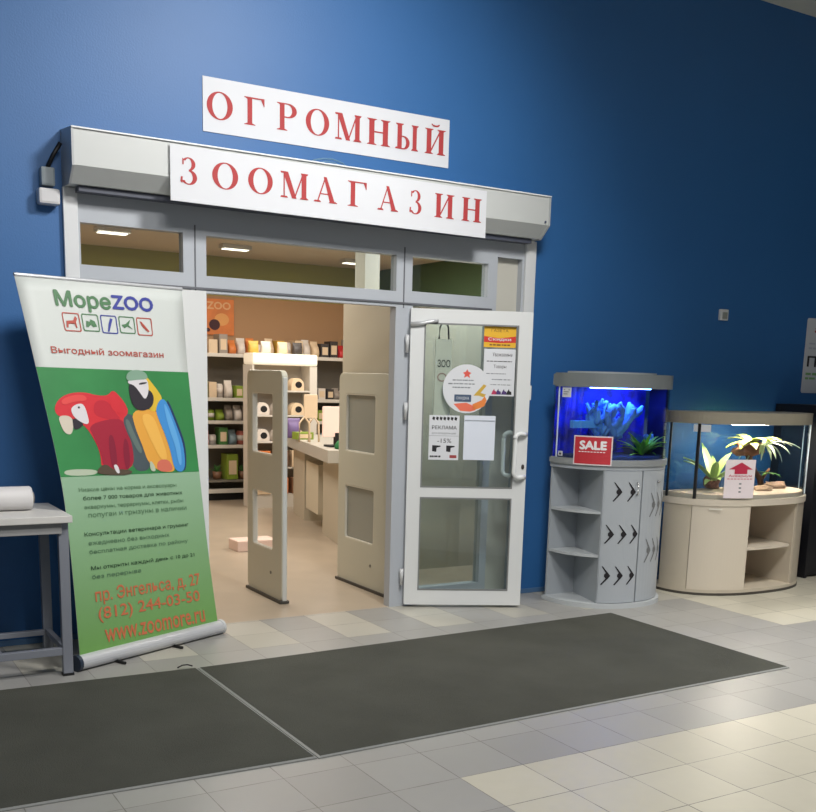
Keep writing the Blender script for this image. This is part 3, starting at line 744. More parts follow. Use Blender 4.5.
# ------------------------------------------------------------------ mats
def mat_mesh(name, pts, label):
    cx = sum(p[0] for p in pts)/4; cy = sum(p[1] for p in pts)/4
    t = empty(name, (cx, cy, 0)); tag(t, label, 'mat', 'dark entrance mats')
    q = [Vector((p[0]-cx, p[1]-cy, 0)) for p in pts]
    EDGE = .012
    def ring(s): return [(v.x-(v.x/abs(v.x))*s, v.y-(v.y/abs(v.y))*s) for v in q]
    bm = bmesh.new(); prism(bm, ring(EDGE), .0005, .011); link_bm('pile', bm, MATM, t)
    bm = bmesh.new()
    O, I = ring(0), ring(EDGE)
    for k in range(4):
        k2 = (k+1) % 4
        lo = [bm.verts.new((*O[k], .0005)), bm.verts.new((*O[k2], .0005))]; hi = [bm.verts.new((*O[k], .005)), bm.verts.new((*O[k2], .005))]
        ii = [bm.verts.new((*I[k], .0095)), bm.verts.new((*I[k2], .0095))]
        bm.faces.new((lo[0], lo[1], hi[1], hi[0])); bm.faces.new((hi[0], hi[1], ii[1], ii[0]))
    link_bm('rubber_edge', bm, mat('rubber_edge', (128, 130, 128), .5), t)
def matm():
    m = mat('mat_pile', (71, 72, 66), .9, bump=.6, bscale=220, var=.12, vscale=2.5, spec=.2); return m
MATM = matm()
mat_mesh('entrance_mat', [(-1.808, -2.496), (1.31, -2.425), (1.307, -.855), (-1.812, -.948)], 'right dark grey ribbed entrance mat lying in front of the doorway')
mat_mesh('entrance_mat', [(-5.3, -2.38), (-1.812, -2.49), (-1.816, -.945), (-5.3, -.83)], 'left dark grey entrance mat below the banner and table, running out of frame')
bm = bmesh.new(); tube(bm, [(-.05, 0, .004), (-.02, .01, .012), (.01, .01, .012), (.035, 0, .004)], .004, 6)
o = link_bm('cable_scrap', bm, BLACK, None, True); o.location = (-1.87, -.93, .012); tag(o, 'small black loop of cable lying at the seam of the two mats', 'cable')

# ------------------------------------------------------------------ superellipse cabinets
def se(cx, a, y0, b, n, th):
    c, s = math.cos(th), math.sin(th)
    return (cx+a*math.copysign(abs(c)**(2/n), c), y0-b*abs(s)**(2/n))
class D:
    def __init__(s, cx, a, y0, b, n, yb): s.a = (cx, a, y0, b, n); s.yb = yb
    def p(s, th, o=0):
        cx, a, y0, b, n = s.a; return se(cx, a+o, y0, b+o, n, th)
    def arc(s, t0, t1, o=0, k=24): return [s.p(t0+(t1-t0)*i/k, o) for i in range(k+1)]
    def outline(s, o=0, k=48):
        cx, a = s.a[0], s.a[1]
        return [(cx-a-o, s.yb)]+s.arc(PI, 0, o, k)+[(cx+a+o, s.yb)]
def shift(pts, o): return [(x-o[0], y-o[1]) for x, y in pts]
def dsolid(name, Dd, o, z0, z1, m, root, org, bev=0):
    bm = bmesh.new(); prism(bm, shift(Dd.outline(o), org), z0, z1)
    if bev: bmesh.ops.bevel(bm, geom=[e for e in bm.edges if abs(e.verts[0].co.z-e.verts[1].co.z) < 1e-5], offset=bev, segments=2, affect='EDGES')
    return link_bm(name, bm, m, root)
def curved_panel(name, Dd, t0, t1, z0, z1, th, m, root, org, o=0, k=20):
    outer = Dd.arc(t0, t1, o, k); inner = Dd.arc(t0, t1, o-th, k)[::-1]
    bm = bmesh.new(); prism(bm, shift(outer+inner, org), z0, z1)
    return link_bm(name, bm, m, root)
def flatwall(name, p, q, z0, z1, th, m, root, org):
    p, q = Vector((p[0]-org[0], p[1]-org[1])), Vector((q[0]-org[0], q[1]-org[1])); d = (q-p).normalized(); n = Vector((-d.y, d.x))*th/2
    bm = bmesh.new(); prism(bm, [tuple(p+n), tuple(p-n), tuple(q-n), tuple(q+n)], z0, z1); return link_bm(name, bm, m, root)
def glass_band(name, Dd, o, z0, z1, m, root, org, arcs=None):
    """front glass: thin curved shell (two skins)"""
    pts = [(Dd.a[0]-Dd.a[1]-o, Dd.yb)]+Dd.arc(PI, 0, o, 48)+[(Dd.a[0]+Dd.a[1]+o, Dd.yb)]
    ins = [(Dd.a[0]-Dd.a[1]-o+.008, Dd.yb)]+Dd.arc(PI, 0, o-.008, 48)+[(Dd.a[0]+Dd.a[1]+o-.008, Dd.yb)]
    bm = bmesh.new(); prism(bm, shift(pts+ins[::-1], org), z0, z1)
    return link_bm(name, bm, m, root)

# --- grey corner aquarium
GA = D(1.625, .452, -.30, .455, 2.2, -.24); go = (1.625, -.3)
GREY = mat('cabinet_grey', (164, 170, 176), .45); GREYL = mat('cabinet_grey_light', (186, 191, 194), .35)
gc = empty('aquarium_cabinet', (go[0], go[1], 0)); tag(gc, 'curved grey cabinet with open shelves and arrow-cut doors under the blue-lit tank', 'cabinet')
dsolid('plinth', GA, .022, 0, .035, GREYL, gc, go, .004)
dsolid('top_board', GA, .002, 1.015, 1.045, GREY, gc, go)
t_div, t_d1, t_end = 2.235, 1.575, .15
pd = GA.p(t_div)
flatwall('divider', (pd[0]+.004, pd[1]+.006), (1.45, -.26), .035, 1.015, .016, GREY, gc, go)
flatwall('back_panel', (1.18, -.25), (1.6, -.25), .035, 1.015, .016, GREY, gc, go)
for z in (.375, .695):
    bm = bmesh.new(); outl = GA.arc(PI-.02, t_div+.02, -.012)+[(1.43, -.265), (1.18, -.265)]
    prism(bm, shift(outl, go), z, z+.018); link_bm('shelf', bm, GREYL, gc)
GD = mat('cabinet_door_grey', (170, 176, 182), .4)
door1 = curved_panel('cabinet_door', GA, t_div, t_d1+.012, .04, 1.012, .018, GD, gc, go)
door2 = curved_panel('cabinet_door', GA, t_d1-.008, t_end, .04, 1.012, .018, GD, gc, go)
curved_panel('side_panel', GA, t_end-.01, 0, .035, 1.015, .018, GREY, gc, go, k=6)
def arrows(Dd, t0, t1, rows, root, m, org, o=.003, w=.068, hh=.070):
    bm = bmesh.new()
    # arc-length table
    N = 200; P = [Dd.p(t0+(t1-t0)*i/N, o) for i in range(N+1)]; S = [0]
    for a, b in zip(P, P[1:]): S.append(S[-1]+math.hypot(b[0]-a[0], b[1]-a[1]))
    def at(s):
        s = max(0, min(S[-1], s))
        for i in range(N):
            if S[i+1] >= s: break
        f = (s-S[i])/(S[i+1]-S[i]+1e-9); return P[i][0]*(1-f)+P[i+1][0]*f-org[0], P[i][1]*(1-f)+P[i+1][1]*f-org[1]
    L = S[-1]
    for z, fr in rows:
        for f in fr:
            s = f*L
            shp = [(-.5, 1.0), (-.38, 1.0), (.3, .25), (.5, 0), (.3, -.25), (-.42, -1.0), (-.55, -.95), (.0, -.28), (-.18, -.1), (-.18, .12), (0, .3)]
            add_poly(bm, [[(s+a*w, z+b*hh) for a, b in shp]], lambda X, Z: Vector((*at(X), Z)), 0, 1)
    return link_bm('arrow_cutouts', bm, m, root)
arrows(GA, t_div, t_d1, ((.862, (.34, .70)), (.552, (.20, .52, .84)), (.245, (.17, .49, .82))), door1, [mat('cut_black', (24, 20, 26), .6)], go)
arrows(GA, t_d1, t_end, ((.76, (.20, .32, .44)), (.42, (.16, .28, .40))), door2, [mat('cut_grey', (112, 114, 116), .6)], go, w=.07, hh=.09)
bm = bmesh.new(); hp = GA.p(t_d1+.09, .018)
tube(bm, [(hp[0]-go[0], hp[1]-go[1]+.015, .93), (hp[0]-go[0], hp[1]-go[1], .92), (hp[0]-go[0], hp[1]-go[1], .85), (hp[0]-go[0], hp[1]-go[1]+.015, .84)], .005, 8); link_bm('handle', bm, CHROME, door1, True)
bm = bmesh.new(); hp = GA.p(t_d1-.35, .01); bmesh.ops.create_icosphere(bm, subdivisions=2, radius=.012, matrix=Matrix.Translation((hp[0]-go[0], hp[1]-go[1], .93))); link_bm('knob', bm, CHROME, door2, True)
# tank
gt = empty('aquarium', (go[0], go[1], 1.045)); tag(gt, 'curved aquarium with grey lid and deep blue lit water, standing on the grey cabinet', 'aquarium')
Z = 1.045
RIM = mat('tank_rim_grey', (156, 160, 162), .3, .2)
dsolid('bottom_rim', GA, .012, .0, .045, RIM, gt, go, .006)
glass_band('glass', GA, 0, .045, .56, glass('tank_glass', (232, 238, 244), .03), gt, go)
dsolid('lid', GA, .014, .555, .655, mat('lid_grey', (128, 134, 136), .35, .2), gt, go, .012)
bm = bmesh.new(); prism(bm, shift(D(1.625, .36, -.30, .34, 2.2, -.27).outline(), go), .655, .668); link_bm('lid_flap', bm, mat('lid_light', (170, 176, 178), .3, .2), gt)
mbox('back_print', (-.445, .445, .044, .05, .045, .555), mat('deep_blue_print', (16, 30, 190), .5, var=.75, vscale=9), gt, bev=0)
curved_panel('side_print', GA, 1.0, .0, .045, .555, .004, mat('navy_print', (8, 14, 60), .5, var=.4, vscale=8), gt, go, o=-.010)
dsolid('gravel', D(1.625, .43, -.30, .43, 2.2, -.26), 0, .045, .065, mat('blue_gravel', (40, 60, 110), .9, bump=1, bscale=120), gt, go)
bm = bmesh.new(); box(bm, -.25, .3, -.16, -.10, .5485, .5545); link_bm('light_tube', bm, mat('tank_lamp', (150, 180, 255), .5, emit=(95, 140, 255), es=44), gt)
for t0 in (PI-.005, ):
    p = GA.p(t0, .003); bm = bmesh.new(); tube(bm, [(p[0]-go[0], p[1]-go[1], .045), (p[0]-go[0], p[1]-go[1], .555)], .006, 8); link_bm('glass_edge', bm, mat('edge_and_glint_white', (196, 206, 216), .3), gt)
# decorations inside the blue tank: own objects
def rock(name, loc, s, m, label, cat, seed):
    rd = random.Random(seed); bm = bmesh.new(); bmesh.ops.create_icosphere(bm, subdivisions=3, radius=1)
    from mathutils import noise
    for v in bm.verts:
        n = noise.noise(v.co*1.6+Vector((seed*3.1, 0, 0)))*.55+noise.noise(v.co*4+Vector((seed, 5, 0)))*.25
        v.co *= 1+n
        v.co = Vector((v.co.x*s[0], v.co.y*s[1], max(v.co.z, -.8)*s[2]+s[2]*.8))
    o = link_bm(name, bm, m, None, True); o.location = loc; return tag(o, label, cat)
CORAL = mat('pale_coral', (120, 190, 250), .7, bump=.6, bscale=25)
def coral(name, loc, label, branches, seed, sc_=1):
    rd = random.Random(seed); bm = bmesh.new()
    for k in range(branches):
        a = rd.uniform(0, 2*PI); x, y, z = rd.uniform(-.04, .04), 0, 0
        pts = [(x, y, z)]; r = [rd.uniform(.012, .018)*sc_]
        for j in range(6):
            x += math.cos(a)*rd.uniform(0, .045)*sc_; y += math.sin(a)*rd.uniform(0, .02)*sc_; z += rd.uniform(.012, .045)*sc_; a += rd.uniform(-.9, .9)
            pts.append((x, y, z)); r.append(rd.uniform(.006, .024)*sc_)
        tube(bm, pts, r, 8)
    o = link_bm(name, bm, CORAL, None, True); o.location = loc; tag(o, label, 'coral'); return o
def ground_rock(x, y, z, s, seed, label):
    return rock('tank_rock', (x, y, z), s, mat('blue_rock', (50, 90, 170), .8, bump=.5, bscale=20), label, 'rock', seed)
ground_rock(1.60, -.30, Z+.062, (.13, .09, .11), 3, 'large craggy rock in the middle of the blue tank')
ground_rock(1.86, -.38, Z+.062, (.08, .07, .09), 5, 'smaller rock behind the green plant in the blue tank')
coral('coral', (1.50, -.40, Z+.20), 'pale blue branching coral standing left of centre on the tank rock', 15, 11, 1.2)
coral('coral', (1.66, -.40, Z+.19), 'taller pale blue coral branching at the centre of the tank', 17, 23, 1.3)
coral('coral', (1.98, -.38, Z+.062), 'blue mushroom-like coral at the right side of the tank', 4, 31, .9)
mbox('reef_ledge', (-.14, .14, -.02, .02, 0, .055), mat('ledge_blue', (110, 190, 250), .6), None, bev=.004)
o = bpy.data.objects['reef_ledge']; o.location = (1.345, -.42, Z+.26); tag(o, 'light blue horizontal bar fixed at the left side of the blue tank', 'filter bar')
def leaf_blade(bm, base, dirv, length, width, droop, n=6, mi=0):
    p = Vector(base); d = Vector(dirv).normalized(); side = d.cross(Vector((0, 0, 1)))
    if side.length < .05: side = Vector((1, 0, 0))
    side.normalize(); L = []; R_ = []; Cn = []
    for i in range(n+1):
        t = i/n; w = width*(math.sin(PI*min(1, t*.9+.1))**.8)*.5
        if i == n: w = width*.03
        L.append(bm.verts.new(p-side*w)); Cn.append(bm.verts.new(p-Vector((0, 0, width*.12)))); R_.append(bm.verts.new(p+side*w))
        d = (d+Vector((0, 0, -droop/n))).normalized(); p = p+d*length/n
    for i in range(n):
        for A, B in ((L, Cn), (Cn, R_)):
            f = bm.faces.new((A[i], A[i+1], B[i+1], B[i])); f.material_index = mi
def plant(name, loc, m, label, n, length, width, seed, up=.8, droop=1.2, cat='plant', stem_m=None, stem_h=0):
    rd = random.Random(seed); t = empty(name, loc); tag(t, label, cat)
    bm = bmesh.new()
    for k in range(n):
        a = 2*PI*k/n+rd.uniform(-.3, .3); u = rd.uniform(up*.4, up*1.6)
        leaf_blade(bm, (0, 0, stem_h), (math.cos(a), math.sin(a), u), length*rd.uniform(.7, 1.1), width*rd.uniform(.8, 1.2), droop*rd.uniform(.6, 1.3))
    o = link_bm('leaves', bm, m, t, 'keep')
    so = o.modifiers.new('thickness', 'SOLIDIFY'); so.thickness = .0012
    if stem_m:
        bm = bmesh.new(); tube(bm, [(0, 0, 0), (.006, .004, stem_h*.5), (0, 0, stem_h+.01)], [.016, .012, .012], 8); link_bm('stem', bm, stem_m, t, True)
    return t
PGR = mat('plant_green', (150, 214, 70), .5)
plant('aquarium_plant', (1.80, -.54, Z+.064), PGR, 'bushy bright green plant right of the sale sign inside the blue tank', 26, .22, .036, 5, 1.5, .9)
plant('aquarium_plant', (1.93, -.47, Z+.064), mat('plant_green_dark', (110, 180, 70), .5), 'darker green low plant at the right front of the blue tank', 18, .17, .03, 6, 1.2, .9)
# stickers / sale sign on the front of the tank
def tangent_frame(Dd, th, o): 
    a, b = Vector(Dd.p(th+.02, o)), Vector(Dd.p(th-.02, o)); d = (b-a).normalized(); p = Vector(Dd.p(th, o)); return p, math.atan2(d.y, d.x)
def bent_sheet(Dd, th_c, w, h, org, m, root, name, o, printed):
    """a card following the curve of the glass; printed(fn) adds its print"""
    N = 240; P = [Dd.p(PI-PI*i/N, o) for i in range(N+1)]; S = [0]
    for a, b in zip(P, P[1:]): S.append(S[-1]+math.hypot(b[0]-a[0], b[1]-a[1]))
    sc0 = S[int(round((PI-th_c)/PI*N))]
    def at(s, off):
        s += sc0
        for i in range(N):
            if S[i+1] >= s: break
        f = (s-S[i])/(S[i+1]-S[i]+1e-9); a, b = P[i], P[i+1]; dx, dy = b[0]-a[0], b[1]-a[1]; l = math.hypot(dx, dy)
        return Vector((a[0]+dx*f-org[0]+dy/l*off, a[1]+dy*f-org[1]-dx/l*off))
    bm = bmesh.new(); n = 10
    fr = [at(-w/2+w*i/n, .003) for i in range(n+1)]; bk = [at(-w/2+w*i/n, .0) for i in range(n+1)][::-1]
    prism(bm, [tuple(v) for v in fr+bk], 0, h); link_bm(name, bm, m, root)
    return lambda off: (lambda x, z: Vector((*at(x, off), z)))
sg = empty('sale_sign', (go[0], go[1], 1.048)); tag(sg, 'red card with white word and white border leaning on the front of the blue tank', 'sign')
fn = bent_sheet(GA, 2.46, .285, .21, go, mat('sale_border', (226, 214, 216), .5), sg, 'card', .014, None)
bm = bmesh.new(); add_poly(bm, [rect(-.133, .133, .009, .201)], fn(.0038), 0, 3); add_text(bm, 'SALE', -.092, .098, .115, .172, fn(.0046), 1, .05)
bm2 = None
for i in range(9): add_poly(bm, [rect(-.10+i*.022, -.10+i*.022+.016, .093, .099)], fn(.0046), 1)
link_bm('lettering', bm, [mat('sale_red', (196, 52, 62), .5), mat('sale_white', (240, 236, 238), .5)], sg, 'keep')
pt = empty('price_sticker', (go[0], go[1], 1.525)); tag(pt, 'small white price sticker at the top left corner of the blue tank', 'sticker')
fn = bent_sheet(GA, 2.99, .085, .07, go, PAPER, pt, 'label', .004, None)
bm = bmesh.new()
for i, z in enumerate((.05, .035, .02)): add_poly(bm, [rect(-.03, .03-.01*i, z, z+.006)], fn(.0036), 0)
link_bm('print', bm, GREYP, pt, 'keep')
pt = empty('price_sticker', (go[0], go[1], 1.10)); tag(pt, 'tiny white sticker with a dark mark at the bottom left corner of the blue tank', 'sticker')
fn = bent_sheet(GA, 3.05, .045, .035, go, PAPER, pt, 'label', .004, None)
bm = bmesh.new(); add_poly(bm, [rect(-.01, .01, .008, .022)], fn(.0036), 0); link_bm('print', bm, BLACKP, pt, 'keep')

# --- beige aquarium
BA = D(2.995, .71, -.32, .478, 2.4, -.24); bo = (2.995, -.32)
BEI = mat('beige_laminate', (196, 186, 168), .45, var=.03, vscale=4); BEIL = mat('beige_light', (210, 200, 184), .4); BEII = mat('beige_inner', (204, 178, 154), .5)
bc = empty('aquarium_cabinet', (bo[0], bo[1], 0)); tag(bc, 'wide curved beige cabinet with two open shelves on its right side, under the plant tank', 'cabinet')
dsolid('plinth', BA, .006, 0, .02, mat('plinth_dark', (70, 66, 60), .5), bc, bo)
dsolid('floor_board', BA, .002, .02, .045, BEI, bc, bo)
dsolid('top_board', BA, .010, .715, .765, BEIL, bc, bo, .012)
def thx(Dd, px_list): pass
tA, tB, tC = 2.68, 1.84, 1.12
curved_panel('side_panel', BA, PI, tA+.006, .045, .715, .018, BEI, bc, bo)
bdoor = curved_panel('cabinet_door', BA, tA-.004, tB, .045, .715, .02, BEIL, bc, bo, o=.004)
mbox('maker_plate', (0, .10, -.003, .0, 0, .012), mat('plate_pale', (222, 218, 206), .4), bdoor, bev=0)
pp, aa = tangent_frame(BA, 2.42, .008); mp = bdoor.children[0]; mp.location = (pp[0]-bo[0], pp[1]-bo[1], .685); mp.rotation_euler = (0, 0, aa)
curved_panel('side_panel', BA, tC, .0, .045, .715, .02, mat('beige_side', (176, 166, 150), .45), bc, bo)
pB, pC = BA.p(tB), BA.p(tC)
flatwall('divider', (pB[0], pB[1]+.01), (pB[0]+.12, -.28), .045, .715, .018, BEI, bc, bo)
flatwall('divider', (pC[0], pC[1]+.012), (pC[0]+.02, -.28), .045, .715, .018, BEIL, bc, bo)
flatwall('back_panel', (pB[0]+.10, -.27), (pC[0]+.04, -.27), .045, .715, .016, BEII, bc, bo)
bm = bmesh.new(); prism(bm, shift(BA.arc(tB-.02, tC+.02, -.03)+[(pC[0]+.01, -.285), (pB[0]+.115, -.285)], bo), .355, .375); link_bm('shelf', bm, BEIL, bc)
bt2 = empty('aquarium', (bo[0], bo[1], .765)); tag(bt2, 'wide curved glass tank with beige lid, sand and lit plants, standing on the beige cabinet', 'aquarium')
Z2 = .765
glass_band('glass', BA, -.008, .0, .59, glass('tank_glass2', (236, 242, 244), .03), bt2, bo)
mbox('back_glass', (-.70, .70, .066, .072, .0, .59), glass('tank_glass2'), bt2, bev=0)
dsolid('lid', BA, .004, .582, .672, mat('lid_beige', (152, 146, 130), .4), bt2, bo, .008)
for th, rr in ((3.12, .010), (2.66, .014)):
    p = BA.p(th, .0); bm = bmesh.new(); tube(bm, [(p[0]-bo[0], p[1]-bo[1], .0), (p[0]-bo[0], p[1]-bo[1], .582)], rr, 8); link_bm('black_seal', bm, BLACK, bt2)
for th in (.55, .30, .62):
    p = BA.p(th, -.002); bm = bmesh.new(); tube(bm, [(p[0]-bo[0], p[1]-bo[1], .0), (p[0]-bo[0], p[1]-bo[1], .582)], .005, 8); link_bm('pale_strip', bm, mat('edge_and_glint_white', (196, 206, 216), .3), bt2)  # pale strips standing in for reflections on the curved right glass
bm = bmesh.new(); box(bm, -.15, .45, -.20, -.12, .568, .5815); link_bm('light_tube', bm, mat('plant_lamp', (255, 240, 220), .5, emit=(255, 236, 214), es=150), bt2)
# sand with a rolling surface
bm = bmesh.new(); outl = shift(D(2.995, .69, -.32, .458, 2.4, -.265).outline(0, 40), bo)
top = [bm.verts.new((x, y, .035)) for x, y in outl]; low = [bm.verts.new((x, y, .001)) for x, y in outl]; cv = bm.verts.new((0, -.1, .06))
for k in range(len(top)):
    k2 = (k+1) % len(top); bm.faces.new((low[k], low[k2], top[k2], top[k])); bm.faces.new((top[k], top[k2], cv))
bm.faces.new(low[::-1])
link_bm('sand', bm, mat('pink_sand', (240, 214, 192), .9, bump=.5, bscale=150), bt2)
DRIFT = mat('driftwood', (128, 84, 60), .8, bump=.8, bscale=30)
YG = mat('leaf_yellow_green', (196, 212, 96), .45); WG = mat('leaf_white_green', (226, 236, 200), .45); DGn = mat('leaf_green', (96, 150, 70), .5)
plant('aquarium_plant', (2.71, -.42, Z2+.045), mat('leaf_lime', (184, 208, 122), .45), 'light green broad-leaved plant at the left side of the beige tank', 13, .36, .065, 15, 1.5, .8, stem_m=DRIFT, stem_h=.06)
o = rock('driftwood', (2.72, -.40, Z2+.045), (.07, .05, .07), DRIFT, 'small brown driftwood lump under the left plant in the beige tank', 'driftwood', 9)
t = empty('driftwood', (3.24, -.38, Z2+.055)); tag(t, 'forked driftwood branch rising through the right half of the beige tank', 'driftwood')
bm = bmesh.new(); tube(bm, [(.12, .02, 0), (.07, .0, .06), (.0, -.01, .12), (-.06, 0, .2), (-.1, 0, .28)], [.028, .024, .02, .022, .03], 10)
tube(bm, [(.07, 0, .04), (.14, .01, .09), (.18, 0, .14)], [.02, .015, .01], 8); link_bm('branch', bm, DRIFT, t, True)
rock('driftwood', (3.09, -.42, Z2+.31), (.14, .07, .075), DRIFT, 'brown knot of wood holding the pale bromeliad near the top of the beige tank', 'driftwood', 14)
plant('aquarium_plant', (3.10, -.44, Z2+.42), YG, 'yellow-green bromeliad on the wood near the lamp of the beige tank', 14, .24, .075, 25, .7, 1.3)
plant('aquarium_plant', (3.24, -.46, Z2+.40), WG, 'white striped spider-like plant arching right of the bromeliad in the beige tank', 18, .28, .030, 27, .7, 2.0)
plant('aquarium_plant', (3.36, -.42, Z2+.16), DGn, 'small dark green plant at the tip of the driftwood in the beige tank', 9, .13, .03, 29, .4, .8)
rock('stone', (3.10, -.60, Z2+.03), (.09, .05, .03), mat('peach_stone', (216, 178, 150), .8), 'flat peach stone on the sand right of the white card', 'stone', 21)
rock('stone', (3.38, -.48, Z2+.03), (.12, .07, .04), mat('peach_stone', (216, 178, 150), .8), 'larger peach stone on the sand near the right glass', 'stone', 22)
cs = empty('price_card', (bo[0], bo[1], .79)); tag(cs, 'white card with a red upward arrow standing against the beige tank front', 'card')
fn = bent_sheet(BA, 2.03, .26, .30, bo, mat('card_pink_white', (236, 224, 228), .5), cs, 'card', .018, None)
cs.location.z = .78
bm = bmesh.new(); add_poly(bm, [[(-.105, .225), (0, .28), (.105, .225)]], fn(.005), 0, 3); add_poly(bm, [rect(-.055, .055, .19, .226)], fn(.005), 0, 2)
add_text(bm, 'Аквариум', -.10, .10, .162, .184, fn(.0038), 0, .01); 
for i in range(8): add_poly(bm, [rect(-.11+i*.028, -.11+i*.028+.02, .148, .154)], fn(.0038), 0)
for z in (.108, .075, .045): add_poly(bm, [rect(-.008, .012, z, z+.012)], fn(.0038), 1)
link_bm('lettering', bm, [mat('arrow_red', (190, 44, 74), .5), GREYP], cs, 'keep')
pt = empty('price_sticker', (bo[0], bo[1], 1.285)); tag(pt, 'white blank sticker at the top left of the beige plant tank', 'sticker')
fn = bent_sheet(BA, 2.62, .13, .055, bo, PAPER, pt, 'label', .002, None)

# ------------------------------------------------------------------ small things on the right wall
t = empty('wall_switch', (3.11, -.001, 2.18)); tag(t, 'small white wall box on the blue wall above the beige tank', 'wall box')
mbox('case', (-.045, .045, -.03, 0, 0, .09), mat('switch_white', (206, 208, 208), .4), t, bev=.006)
mbox('button', (-.025, .028, -.036, -.028, .012, .066), mat('switch_grey', (140, 144, 140), .4), t, bev=.002)
t = empty('wall_poster', (4.55, -.004, 1.60)); tag(t, 'white poster with dark letters on the blue wall at the right edge of the frame', 'poster')
me = curve_mesh([rrect(-.355, .355, 0, .66, .02)], .002); bm = bmesh.new(); add_me(bm, me, lambda x, z, tt: Vector((x, tt, z))); link_bm('board', bm, mat('poster_white', (196, 200, 206), .5), t)
bm = bmesh.new(); ftext(bm, 'Прайс', -.31, .30, .21, .33, -.004, 0, bold=.02); ftext(bm, 'акция', -.25, .25, .52, .58, -.004, 1); squig(bm, -.31, .3, .43, .015, -.004, 3, 9, 2); squig(bm, -.31, .3, .39, .015, -.004, 3, 9, 7)
squig(bm, -.32, .3, .16, .02, -.004, 2, 7, 12); squig(bm, -.32, .1, .12, .02, -.004, 2, 5, 14)
link_bm('lettering', bm, [BLACKP, RED, mat('leaf_print', (120, 170, 110), .6), mat('pale_print', (170, 176, 190), .6)], t)
# dark display stand
t = empty('display_stand', (4.36, -.28, 0)); tag(t, 'black display stand with shelves cut off by the right edge of the frame', 'stand')
DK = mat('stand_black', (18, 18, 24), .5)
mbox('side_panel', (-.50, -.47, -.22, .26, 0, 1.5), DK, t); mbox('side_panel', (.47, .50, -.22, .26, 0, 1.5), DK, t); mbox('back_panel', (-.47, .47, .24, .26, 0, 1.5), DK, t)
for z in (.02, .82, 1.2, 1.47): mbox('shelf', (-.47, .47, -.2, .24, z, z+.03), DK, t)
mbox('plinth_panel', (-.47, .47, -.2, -.18, .05, .82), DK, t)
def bag_mesh(w, d, h, nm, m, m2=None):
    bm = bmesh.new(); n = 8; rings = []
    for j in range(n+1):
        f = j/n; dd = d*(math.sin(PI*min(f*1.0+.18, 1.0))**.6 if f < .98 else .06); dd = max(dd, .04*d)
        ww = w*(1-.06*math.sin(PI*f)); z = h*f; r = []
        for k in range(16):
            a = 2*PI*k/16; cx, sy = math.cos(a), math.sin(a)
            r.append(bm.verts.new((ww/2*math.copysign(abs(cx)**.4, cx), dd/2*math.copysign(abs(sy)**.7, sy), z)))
        rings.append(r)
    for A, B in zip(rings, rings[1:]):
        for k in range(16):
            f = bm.faces.new((A[k], A[(k+1) % 16], B[(k+1) % 16], B[k]))
    bm.faces.new(rings[0]); bm.faces.new(rings[-1])
    return bm
bm = bag_mesh(.26, .14, .3, 'b', None); o = link_bm('pet_food_bag', bm, mat('pink_bag', (196, 60, 96), .4), None, True); o.location = (4.08, -.34, .852); tag(o, 'pink bag on the black display stand at the right edge', 'bag')
bm = bag_mesh(.22, .14, .22, 'b', None); o = link_bm('pet_food_bag', bm, mat('white_bag', (200, 204, 210), .4), None, True); o.location = (4.36, -.34, .852); tag(o, 'white bag beside the pink bag on the black display stand', 'bag')

# ------------------------------------------------------------------ shop interior
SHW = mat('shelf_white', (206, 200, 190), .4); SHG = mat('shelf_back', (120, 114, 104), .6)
st = empty('goods_shelving', (2.1, 6.65, 0)); tag(st, 'long white wall shelving along the back of the shop filled with pet goods', 'shelving')
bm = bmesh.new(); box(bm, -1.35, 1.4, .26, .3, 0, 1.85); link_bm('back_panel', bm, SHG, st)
levels = [.26, .69, 1.0, 1.29, 1.845]
for z in levels[1:]:
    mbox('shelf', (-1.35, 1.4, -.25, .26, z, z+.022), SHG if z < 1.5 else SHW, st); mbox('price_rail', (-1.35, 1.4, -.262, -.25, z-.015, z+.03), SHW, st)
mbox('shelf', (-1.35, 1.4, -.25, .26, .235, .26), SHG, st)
mbox('plinth', (-1.35, 1.4, -.22, .26, 0, .10), BLACK, st); mbox('price_rail', (-1.35, 1.4, -.30, -.22, .10, .15), SHW, st)
for x in (-1.36, 0, 1.38): mbox('upright', (x, x+.03, .22, .262, 0, 1.86), SHW, st)
C = {'lime green': (128, 150, 50), 'white': (216, 206, 196), 'grey': (150, 140, 130), 'orange': (214, 126, 66), 'pink': (206, 120, 104), 'pale blue': (130, 150, 158), 'brown': (120, 86, 62), 'dark': (56, 50, 48),
     'green': (70, 120, 60), 'red': (190, 46, 48), 'yellow': (206, 168, 70), 'cream': (220, 196, 164), 'purple': (110, 90, 140), 'black and white': (60, 56, 56)}
cm = lambda n: mat('goods_'+n.replace(' ', '_'), C[n], .5)
ORD = ['first', 'second', 'third', 'fourth', 'fifth', 'sixth', 'seventh', 'eighth', 'ninth', 'tenth', 'eleventh', 'twelfth', 'thirteenth', 'fourteenth', 'fifteenth', 'sixteenth', 'seventeenth', 'eighteenth', 'nineteenth', 'twentieth', 'twenty-first', 'twenty-second']
def pbox(w, d, h, m):
    bm = bmesh.new(); box(bm, -w/2, w/2, -d/2, d/2, 0, h, 0, .004); box(bm, -w*.36, w*.36, -d/2-.002, -d/2-.0005, h*.2, h*.75, 1)
    return bm, [m, cm('cream')]
def ptin(w, d, h, m):
    bm = bmesh.new(); r = w/2; lathe(bm, [(0, 0), (r, 0), (r, h*.9), (r*.85, h*.93), (r*.85, h), (0, h)], 16); lathe(bm, [(r+.001, h*.3), (r+.0015, h*.3), (r+.0015, h*.7), (r+.001, h*.7)], 16, mi=1)
    return bm, [m, cm('white')]
def pbag(w, d, h, m): return bag_mesh(w, d, h, '', None), [m]
rows = []
_rg = random.Random(12)
